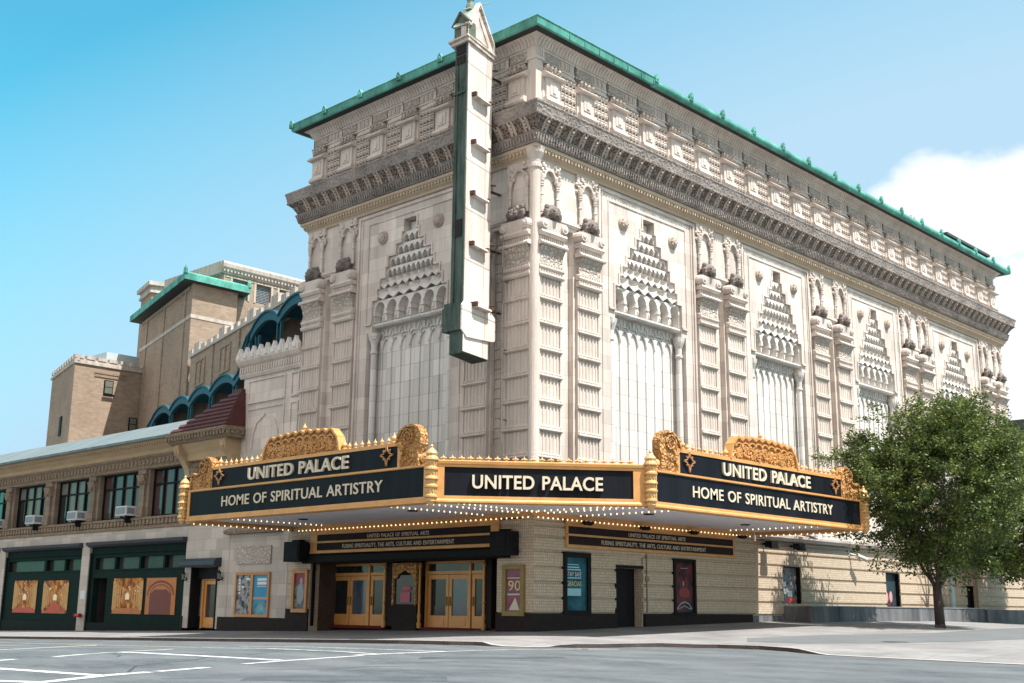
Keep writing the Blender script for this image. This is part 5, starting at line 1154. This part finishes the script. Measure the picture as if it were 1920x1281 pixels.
# pavilion with the stepped dark red roof at the near end of the shops
PV = thing('corner_pavilion', (-.6, 23.6, 9.2), 'projecting stone pavilion with a stepped dark red roof at the near end of the shops', 'pavilion')
mb = MB(FL)
for k in range(8):
    z = 10.66 + k * .235; mb.prof([(-3, z), (1.22 - .11 * k, z), (1.27 - .11 * k, z + .06), (1.16 - .11 * k, z + .19), (1.1 - .11 * k, z + .235), (-3, z + .235)], 21.0 + .02 * k, 26.5 - .62 * k)
mb.box(21.2, 22.0, -1.5, .25, 12.5, 12.75); mb.build('stepped_roof', M_rtile, PV)
mb = MB(FL); mb.prof([(-.5, 10.05), (1.0, 10.05), (1.16, 10.2), (1.2, 10.34), (1.34, 10.46), (1.36, 10.62), (-.5, 10.66)], 20.9, 26.9)
k = 21.0
while k < 26.8: mb.box(k, k + .14, 1.2, 1.33, 10.2, 10.40); k += .3
k = -.1
while k < 1.2: mb.box(20.82, 20.9, k, k + .14, 10.2, 10.4); k += .3
mb.box(20.86, 20.9, 0, 1.3, 10.42, 10.6); mb.build('cornice', M_brownc, PV)
mb = MB(FL); mb.prof([(0, 9.1), (.42, 9.15), (.5, 9.5), (.8, 9.9), (.9, 10.05), (0, 10.05)], 21.6, 25.9)
for u in (21.3, 25.9): mb.prof([(0, 8.3), (.2, 8.3), (.3, 8.7), (.62, 9.2), (.98, 9.5), (1.05, 9.9), (.95, 10.05), (0, 10.05)], u, u + .5); mb.blob(u + .25, .9, 9.75, .2, .26, .26, 8, 6, .15)
mb.build('console', M_ochre, PV)
mb = MB(FL); mb.box(21.36, 22.6, -.6, .1, 9.3, 10.05); mb.build('wall', M_brown, PV)

# ------------------------------------------------------------------ brick volumes behind the shops
_k = math.hypot(.26, .966); D2 = (.26 / _k, .966 / _k); N2 = (-D2[1], D2[0])
P0 = (4.0, 16.0); FD = Frame(P0, D2, N2)
FDc = Frame((P0[0] + 1.5 * N2[0], P0[1] + 1.5 * N2[1]), D2, N2)
BW = thing('brick_wing', FD(20, 0, 0), 'long tan brick wing with pale crenellated parapet stepping behind the crested wing', 'building')
mb = MB(FD); mb.box(3.0, 33.6, -8, 0, 0, 20.28); mb.build('wall', M_brick, BW)
for u in (13.0, 21.5, 27.5): MB(FD).box(u, u + .5, 0, .12, 8, 20.2).build('brick_pilaster', M_brick, BW)
for u in (23.5, 29.5): 
    mb = MB(FD)
    for q in range(3): mb.box(u + q * 1.1, u + q * 1.1 + .12, 0, .10, 17.8, 19.6)
    mb.box(u, u + 2.4, 0, .08, 19.6, 19.75); mb.box(u, u + 2.4, 0, .08, 17.65, 17.8); mb.build('blind_panel', M_brick, BW)
mb = MB(FD); mb.box(3.0, 33.6, -.5, .15, 20.28, 20.5)
k = 3.2
while k < 33:
    big = int((k - 3.2) / 1.55) % 4 == 2
    mb.box(k, k + (1.3 if big else .95), -.45, .12, 20.5, 21.2 if big else 20.88); k += 1.75 if big else 1.5
mb.build('parapet', M_coping, BW)
def gallery(pts, inner, posts, z0, u0, u1, label, zroof):
    g = thing('scalloped_gallery', FDc((u0 + u1) / 2, 0, z0), label, 'gallery', 'scalloped galleries on the brick wing')
    mb = MB(FDc); mb.poly(pts + inner[::-1], -.12, .12); mb.build('scalloped_fascia', M_blue, g)
    mb = MB(FDc); mb.poly([(a, b + .02) for a, b in pts] + [(a, b - .10) for a, b in pts[::-1]], -1.45, .22); mb.build('canopy_roof', M_blue, g)
    for u, zt_ in posts:
        for d in (-.30, .30): MB(FDc).box(u + d - .06, u + d + .06, -.1, .06, z0, zt_).build('post', M_blue, g)
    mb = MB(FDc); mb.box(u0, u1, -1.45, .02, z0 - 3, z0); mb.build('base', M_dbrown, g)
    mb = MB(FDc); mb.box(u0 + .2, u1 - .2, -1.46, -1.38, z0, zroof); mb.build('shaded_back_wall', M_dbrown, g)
    return g
def scallop(peaks, valleys, rise, zv, first, last):
    """outer outline: humps between valleys, running from the near end to the far end"""
    out = []
    for a, b in zip(valleys[:-1], valleys[1:]):
        for i in range(13):
            t = i / 12; out.append((a + (b - a) * t, zv + rise * math.sin(math.pi * t) ** .75))
    return out
V1 = [13.4 + 5.1 * k + 0 for k in range(0, 6)]
V1 = [17.35, 22.45, 27.45, 32.5, 37.6]
o1 = [(14.6, 18.5), (15.4, 17.2), (16.4, 16.2)] + scallop(None, V1, .66, 15.85, None, None) + [(38.8, 15.4), (39.6, 14.9)]
i1 = [(14.6, 17.4), (15.4, 16.4), (16.4, 15.7)] + scallop(None, V1, .62, 15.32, None, None) + [(38.6, 14.9), (39.2, 14.5)]
gallery(o1, i1, [(v, 15.5) for v in V1], 12.3, 14.6, 39.6, 'lower dark gallery with scalloped blue green edge above the shop roof', 16.3)
V2 = [4.4, 9.5, 14.3]
o2 = scallop(None, V2, .72, 18.55, None, None) + [(15.2, 18.3), (15.9, 17.6), (16.6, 16.8)]
i2 = scallop(None, V2, .66, 17.98, None, None) + [(14.9, 17.7), (15.4, 17.0), (15.9, 16.3)]
gallery(o2, i2, [(9.5, 18.2), (13.4, 18.0)], 14.6, 4.4, 16.4, 'upper dark gallery with scalloped blue green edge beside the tall theatre', 18.9)
BT = thing('brick_tower', FD(42, 0, 0), 'big tan brick tower with green copper eave and a pale string course', 'building')
c0 = FD(34.4, 0, 0)
def tower_plan(e=0): 
    a = FD(34.4 - e, e, 0); b = FD(50.4 + e, e, 0); return [(a[0], a[1]), (b[0], b[1]), (b[0] + 20, b[1]), (a[0] + 4.2 + 2 * e, a[1])]
mb = MB(ident); q = FD(34.4, 0, 0); r = FD(50.4, 0, 0)
def tp(e):
    a = FD(34.4 - e, e, 0); b = FD(50.4 + e * .6, e, 0)
    return [(a[0], a[1] - 0), (b[0], b[1]), (b[0] + 6.5, b[1]), (a[0] + 4.2 + 2 * e, a[1])]
mb.flat(tp(0), 0, 26.6); mb.flat([(q[0] + 3.0, q[1] + 1), (r[0] + 3, r[1]), (r[0] + 10, r[1]), (q[0] + 12, q[1] + 1)], 0, 24.0); mb.build('wall', M_brick, BT)
mb = MB(ident); mb.flat(tp(.06), 23.75, 24.05); mb.build('string_course', M_coping, BT)
for u in (36.0, 42.3, 48.0): MB(FD).box(u, u + .35, 0.0, .10, 14, 23.7).build('brick_pilaster', M_brick, BT); MB(FD).box(u, u + .35, 0.0, .10, 24.05, 26.2).build('brick_pilaster', M_brick, BT)
MB(FD).box(35, 50, 0, .1, 26.2, 26.5).build('brick_band', M_brick, BT)
mb = MB(ident); mb.flat(tp(.9), 26.62, 26.72); mb.m = 1
pl = tp(1.0); pi = tp(.5); z = 26.7
for a, b, c_, d_ in zip(pl, pl[1:] + pl[:1], pi, pi[1:] + pi[:1]):
    mb.add([(a[0], a[1], 26.62), (b[0], b[1], 26.62), (b[0], b[1], 27.15), (a[0], a[1], 27.15), (c_[0], c_[1], 27.35), (d_[0], d_[1], 27.35), (c_[0], c_[1], 26.73), (d_[0], d_[1], 26.73)], [(0, 1, 2, 3), (3, 2, 5, 4), (0, 1, 7, 6)])
mb.add([(a, b, 27.35) for a, b in pi], [(0, 1, 2, 3)])
mb.lathe(pl[0][0] + .1, pl[0][1] + .1, [(.2, 27.1), (.18, 27.5), (.0, 27.8)], 6); mb.lathe(pl[3][0] - .1, pl[3][1] + .1, [(.2, 27.1), (.18, 27.5), (.0, 27.8)], 6)
mb.build('roof', [M_soffit, M_green], BT)
mb = MB(ident); mb.box(q[0] + 2.2, q[0] + 2.7, q[1] - .02, q[1] + .1, 20.6, 22.0); mb.build('window', M_dbrown, BT)
CH = MB(FD); CH.box(56.0, 60.0, -5.5, -2.0, 20, 31.0); CH.m = 1; CH.box(55.8, 60.2, -5.7, -1.8, 31.0, 31.25); CH.box(55.9, 60.1, -5.6, -1.9, 31.26, 31.7); CH.box(55.6, 60.4, -5.9, -1.6, 31.7, 32.1)
o = CH.build('chimney_stack', [M_brick, M_coping], BT)
# stair tower at the far left
ST = thing('stair_tower', (13, 64, 0), 'lower tan brick tower with pale notched parapet at the far left', 'building')
def sp(e=0): return [(10.23 - e, 62.88 - e), (10.23 - e + 2.5, 72.4 + e), (24, 72.4), (24, 62.88 - e)]
mb = MB(ident); mb.flat(sp(), -3, 21.5); mb.build('wall', M_brick, ST)
mb = MB(ident); mb.flat(sp(.12), 21.5, 21.72); FS1 = Frame((10.15, 62.8), (1, 0), (0, -1)); FS2 = Frame((10.15, 62.8), D2, N2)
for fr, L in ((FS1, 7.0), (FS2, 9.6)):
    mb.fr = fr; mb.box(0, L, -.4, 0, 21.72, 21.95); k = 0
    while k < L: mb.box(k, k + .75, -.4, .05, 21.95, 22.25); k += 1.05
mb.build('parapet', M_coping, ST)
for (u0, u1, z0, z1) in ((2.85, 3.7, 19.15, 20.38), (5.45, 6.2, 16.2, 17.4)):
    mb = MB(FS1); mb.box(u0, u1, -.1, -.08 + .1, z0, z1); mb.box(u0 - .08, u1 + .08, .06, .18, z0 - .16, z0); w = mb.build('window', M_frame, ST)
    mb = MB(FS1); mb.box(u0 + .08, u1 - .08, .02, .04, z0 + .08, (z0 + z1) / 2 - .03); mb.box(u0 + .08, u1 - .08, .02, .04, (z0 + z1) / 2 + .03, z1 - .08); mb.build('pane', M_gglass, w)
mb = MB(FS2); mb.box(3.4, 4.3, .0, .06, 15.6, 17.3); mb.build('window', M_frame, ST)
mb = MB(FS1); mb.box(1.9, 4.9, 0, .06, 21.0, 21.06); mb.box(1.9, 4.9, 0, .05, 20.7, 20.76); mb.build('brick_band', M_brick, ST)
o = MB(ident).box(14.6, 18.5, 66, 70, 22.0, 23.6).build('rooftop_vent', mat('pale blue sheet metal', (.45, .53, .56), .5, (.38, .45, .48), 1, .5)); tag(o, 'pale blue metal vent box on the roof behind the far left parapet', 'rooftop vent')
# penthouse with grilles
PH = thing('penthouse', (20, 54, 17), 'tan brick penthouse with pale cornice and dark latticed openings behind the parapet', 'penthouse')
FPH = Frame((0, 50), (1, 0), (0, -1))
OPP = [(17.05, 18.6, 26.35, 28.02), (19.4, 20.92, 26.35, 28.02), (21.75, 23.2, 26.35, 28.02), (24.0, 25.4, 26.35, 28.02)]
mb = MB(FPH); backing(mb, 16.2, 30, OPP, 15, 28.3, -.5, 0); mb.box(16.2, 30, -9, -.51, 15, 28.3); mb.build('wall', M_brick, PH)
mb = MB(FPH); mb.prof([(-.2, 28.3), (.05, 28.3), (.12, 28.5), (.34, 28.8), (.38, 29.1), (.30, 29.3), (-.2, 29.3)], 15.9, 30.2); mb.box(15.86, 16.19, -9, .0, 28.3, 29.3)
k = 16
while k < 30: mb.box(k, k + .16, .12, .24, 28.45, 28.7); k += .34
for a, b, c, d in OPP: mb.box(a - .2, a, 0, .05, c, d); mb.box(b, b + .2, 0, .05, c, d)
mb.box(16.3, 30, 0, .05, 28.04, 28.14); mb.build('cornice', M_coping, PH)
for a, b, c, d in OPP:
    mb = MB(FPH); mb.box(a, b, -.3, -.28, c, d); g = mb.build('lattice_window', M_dark, PH)
    mb = MB(FPH)
    for q in range(11): u = a + (b - a) * (q + .5) / 11; mb.box(u - .025, u + .025, -.26, -.22, c, d)
    for q in range(12): z = c + (d - c) * (q + .5) / 12; mb.box(a, b, -.22, -.19, z - .025, z + .025)
    mb.build('lattice', M_grey, g)

# ------------------------------------------------------------------ low planter wall, pole, trees
LW = thing('low_wall', (30, -1.5, .8), 'long low stained concrete planter wall below the sunlit side of the theatre', 'low wall')
mb = MB(FR); mb.box(18.9, 40.6, 1.35, 1.62, 0, 1.56); mb.box(18.9, 19.15, 0.08, 1.35, 0, 1.56); mb.box(40.6, 58, 1.40, 1.75, 0, 1.52); mb.build('wall', M_conc, LW)
mb = MB(FR); mb.box(18.86, 40.6, 1.32, 1.66, 1.56, 1.60); mb.build('coping', M_grey, LW)
mb = MB(FR); mb.box(19.15, 58, .08, 1.36, 0, 1.38); mb.build('soil', mat('planter soil', (.06, .05, .04), .95, (.10, .09, .06), 4, .6, bump=.6), LW)
PO = thing('lamp_pole', (37.5, -.9, 1.4), 'pale blue-green round pole standing in the planter behind the street tree', 'pole')
mb = MB(ident); mb.lathe(37.5, -.9, [(.21, 1.3), (.21, 1.5), (.165, 1.55), (.14, 4.6), (.12, 8.5)], 14); mb.build('shaft', M_pole, PO)
mb = MB(ident); mb.lathe(37.5, -.9, [(.16, 3.0), (.18, 3.02), (.18, 3.1), (.15, 3.12)], 14); mb.build('collar', M_grey, PO)
p = MB(ident).lathe(47.3, -2.4, [(.17, .6), (.15, 1), (.12, 7)], 12).build('lamp_pole', M_pole); tag(p, 'pale blue-green pole at the right edge of the photo beyond the trees', 'pole')

def branchy_tree(name, base, H, trunk_r, split, spread, crown_c, crown_r, nleaf, label, seed, limbs=7, lsize=.15):
    rnd = random.Random(seed)
    t = thing(name, base, label, 'tree')
    bx, by, bz = base; top = Vector((bx + rnd.uniform(-.08, .08) - .05, by, bz + split))
    mb = MB(ident); mb.tube((bx, by, bz - .2), (bx, by, bz + .15), trunk_r * 1.5, trunk_r * 1.12, 12); mb.tube((bx, by, bz + .1), tuple(top), trunk_r * 1.12, trunk_r * .92, 12)
    tips = []; cc = Vector(crown_c); cr = Vector(crown_r)
    def limb(p, d, L, r, lvl):
        segs = 4; q = p.copy(); rr = r
        for i in range(segs):
            d2 = (d + Vector((rnd.uniform(-.16, .16), rnd.uniform(-.16, .16), rnd.uniform(-.02, .14)))).normalized()
            n = q + d2 * (L / segs); r2 = rr * .80; mb.tube(tuple(q), tuple(n), rr, r2, 7 if lvl < 2 else 5, False)
            if lvl < 3 and i >= (1 if lvl else 2):
                for _ in range(2 if lvl < 2 else 1):
                    side = Vector((rnd.uniform(-1, 1), rnd.uniform(-1, 1), rnd.uniform(.0, .8))).normalized(); limb(n, (d2 * .7 + side * .75).normalized(), L * rnd.uniform(.45, .65), r2 * .6, lvl + 1)
            q, rr, d = n, r2, d2
            if lvl >= 1: tips.append(q.copy())
    for k in range(limbs):
        a = 2 * math.pi * k / limbs + rnd.uniform(-.3, .3); tilt = rnd.uniform(.3, .75) if k else .12
        limb(top - Vector((0, 0, rnd.uniform(0, .35))), Vector((math.cos(a) * tilt, math.sin(a) * tilt, 1)).normalized(), H * rnd.uniform(.42, .58), trunk_r * .44, 0)
    mb.build('trunk', M_bark, t, True)
    # leaf clumps: around twig tips and over the outer shell of the crown
    clumps = [p for p in tips if sum(((p - cc)[i] / cr[i]) ** 2 for i in range(3)) < 1.05]; rnd.shuffle(clumps); clumps = clumps[:230]
    while len(clumps) < 560:
        v = Vector((rnd.gauss(0, 1), rnd.gauss(0, 1), rnd.gauss(0, 1))).normalized()
        lump = 1 + .10 * math.sin(3.1 * v.x * 2 + seed) + .09 * math.sin(4.3 * v.y * 2 + 2 * seed) + .08 * math.sin(7 * v.z + 5 * v.x)
        rad = rnd.uniform(.30, 1) ** .5 * lump; q_ = .80 if v.z < -.35 else 1.0; p = cc + Vector((v.x * cr.x * q_, v.y * cr.y * q_, v.z * cr.z)) * rad
        if p.z < cc.z - cr.z * .93: continue
        clumps.append(p)
    vs = []; fs = []
    sprays = []
    for c in clumps:
        for _ in range(3):
            o_ = (c - cc).normalized(); sprays.append((c, (o_ * .9 + Vector((rnd.uniform(-1, 1), rnd.uniform(-1, 1), rnd.uniform(-.5, .9)))).normalized(), rnd.uniform(.6, 1.5)))
    for i in range(nleaf):
        c, sd_, sl_ = sprays[rnd.randrange(len(sprays))]; t_ = rnd.random(); g_ = .20 * (1.15 - t_ * .6)
        p = c + sd_ * (t_ * sl_) + Vector((rnd.gauss(0, g_), rnd.gauss(0, g_), rnd.gauss(0, g_ * .6) - .12 * t_ * t_))
        out = (p - cc).normalized(); ax = (out * .5 + Vector((rnd.uniform(-1, 1), rnd.uniform(-1, 1), rnd.uniform(-.7, .5)))).normalized()
        nrm = (Vector((rnd.uniform(-1, 1), rnd.uniform(-1, 1), rnd.uniform(.1, 1.2)))).normalized(); sd = ax.cross(nrm)
        if sd.length < .1: continue
        sd.normalize(); L = lsize * rnd.uniform(.7, 1.35); w = L * .27
        b = len(vs); vs += [tuple(p - Vector(base)), tuple(p + ax * L * .45 + sd * w - Vector(base)), tuple(p + ax * L - Vector(base)), tuple(p + ax * L * .45 - sd * w - Vector(base))]; fs.append((b, b + 1, b + 2, b + 3))
    me = bpy.data.meshes.new('crown'); me.from_pydata(vs, [], fs); me.materials.append(M_leaf)
    o = bpy.data.objects.new('crown', me); COL.objects.link(o); o.parent = t
    return t
branchy_tree('street_tree', (20.9, -7.4, G(20.9, -7.4)), 9.4, .215, 1.9, 1, (21.2, -7.5, 7.35), (4.7, 4.6, 4.0), 105000, 'leafy green street tree on the plaza in front of the marquee end', 3, 7, .155)
branchy_tree('planter_tree', (35.9, -.85, 1.35), 8.6, .19, 1.5, 1, (43.2, -3.4, 7.9), (5.6, 3.4, 4.4), 90000, 'leafy tree rooted in the planter behind the pale pole, farther right', 11, 6, .17)
FB = thing('distant_building', (112, 22, 0), 'grey distant building just visible beyond the theatre at the right edge', 'building')
mb = MB(ident); mb.box(102, 135, 16, 40, -2, 22.0); mb.build('wall', mat('grey brick', (.20, .19, .19), .9, (.14, .13, .13), .3, .5), FB)
mb = MB(ident); mb.box(101.5, 135.5, 15.5, 40.5, 22.0, 23.0); mb.build('cornice', M_roofdk, FB)
for k, x in enumerate((35.94, 36.45)):
    b = thing('pigeon', (x, -.55, 26.56), 'dark pigeon perched on the green eave, the left one of two' if k == 0 else 'dark pigeon perched on the green eave, the right one of two', 'pigeon', 'pigeons on the eave')
    mb = MB(ident); mb.blob(x, -.55, 26.70, .17, .09, .10, 8, 6); mb.blob(x + .13, -.55, 26.84, .06, .06, .07, 8, 5); mb.tube((x + .09, -.55, 26.72), (x + .13, -.55, 26.84), .06, .045, 6); mb.tube((x - .12, -.55, 26.68), (x - .34, -.55, 26.62), .06, .03, 6); mb.tube((x + .18, -.55, 26.84), (x + .23, -.55, 26.83), .015, .005, 5)
    for d in (-.04, .04): mb.tube((x, -.55 + d, 26.55), (x, -.55 + d, 26.63), .012, .012, 4)
    mb.build('body', M_grey, b)
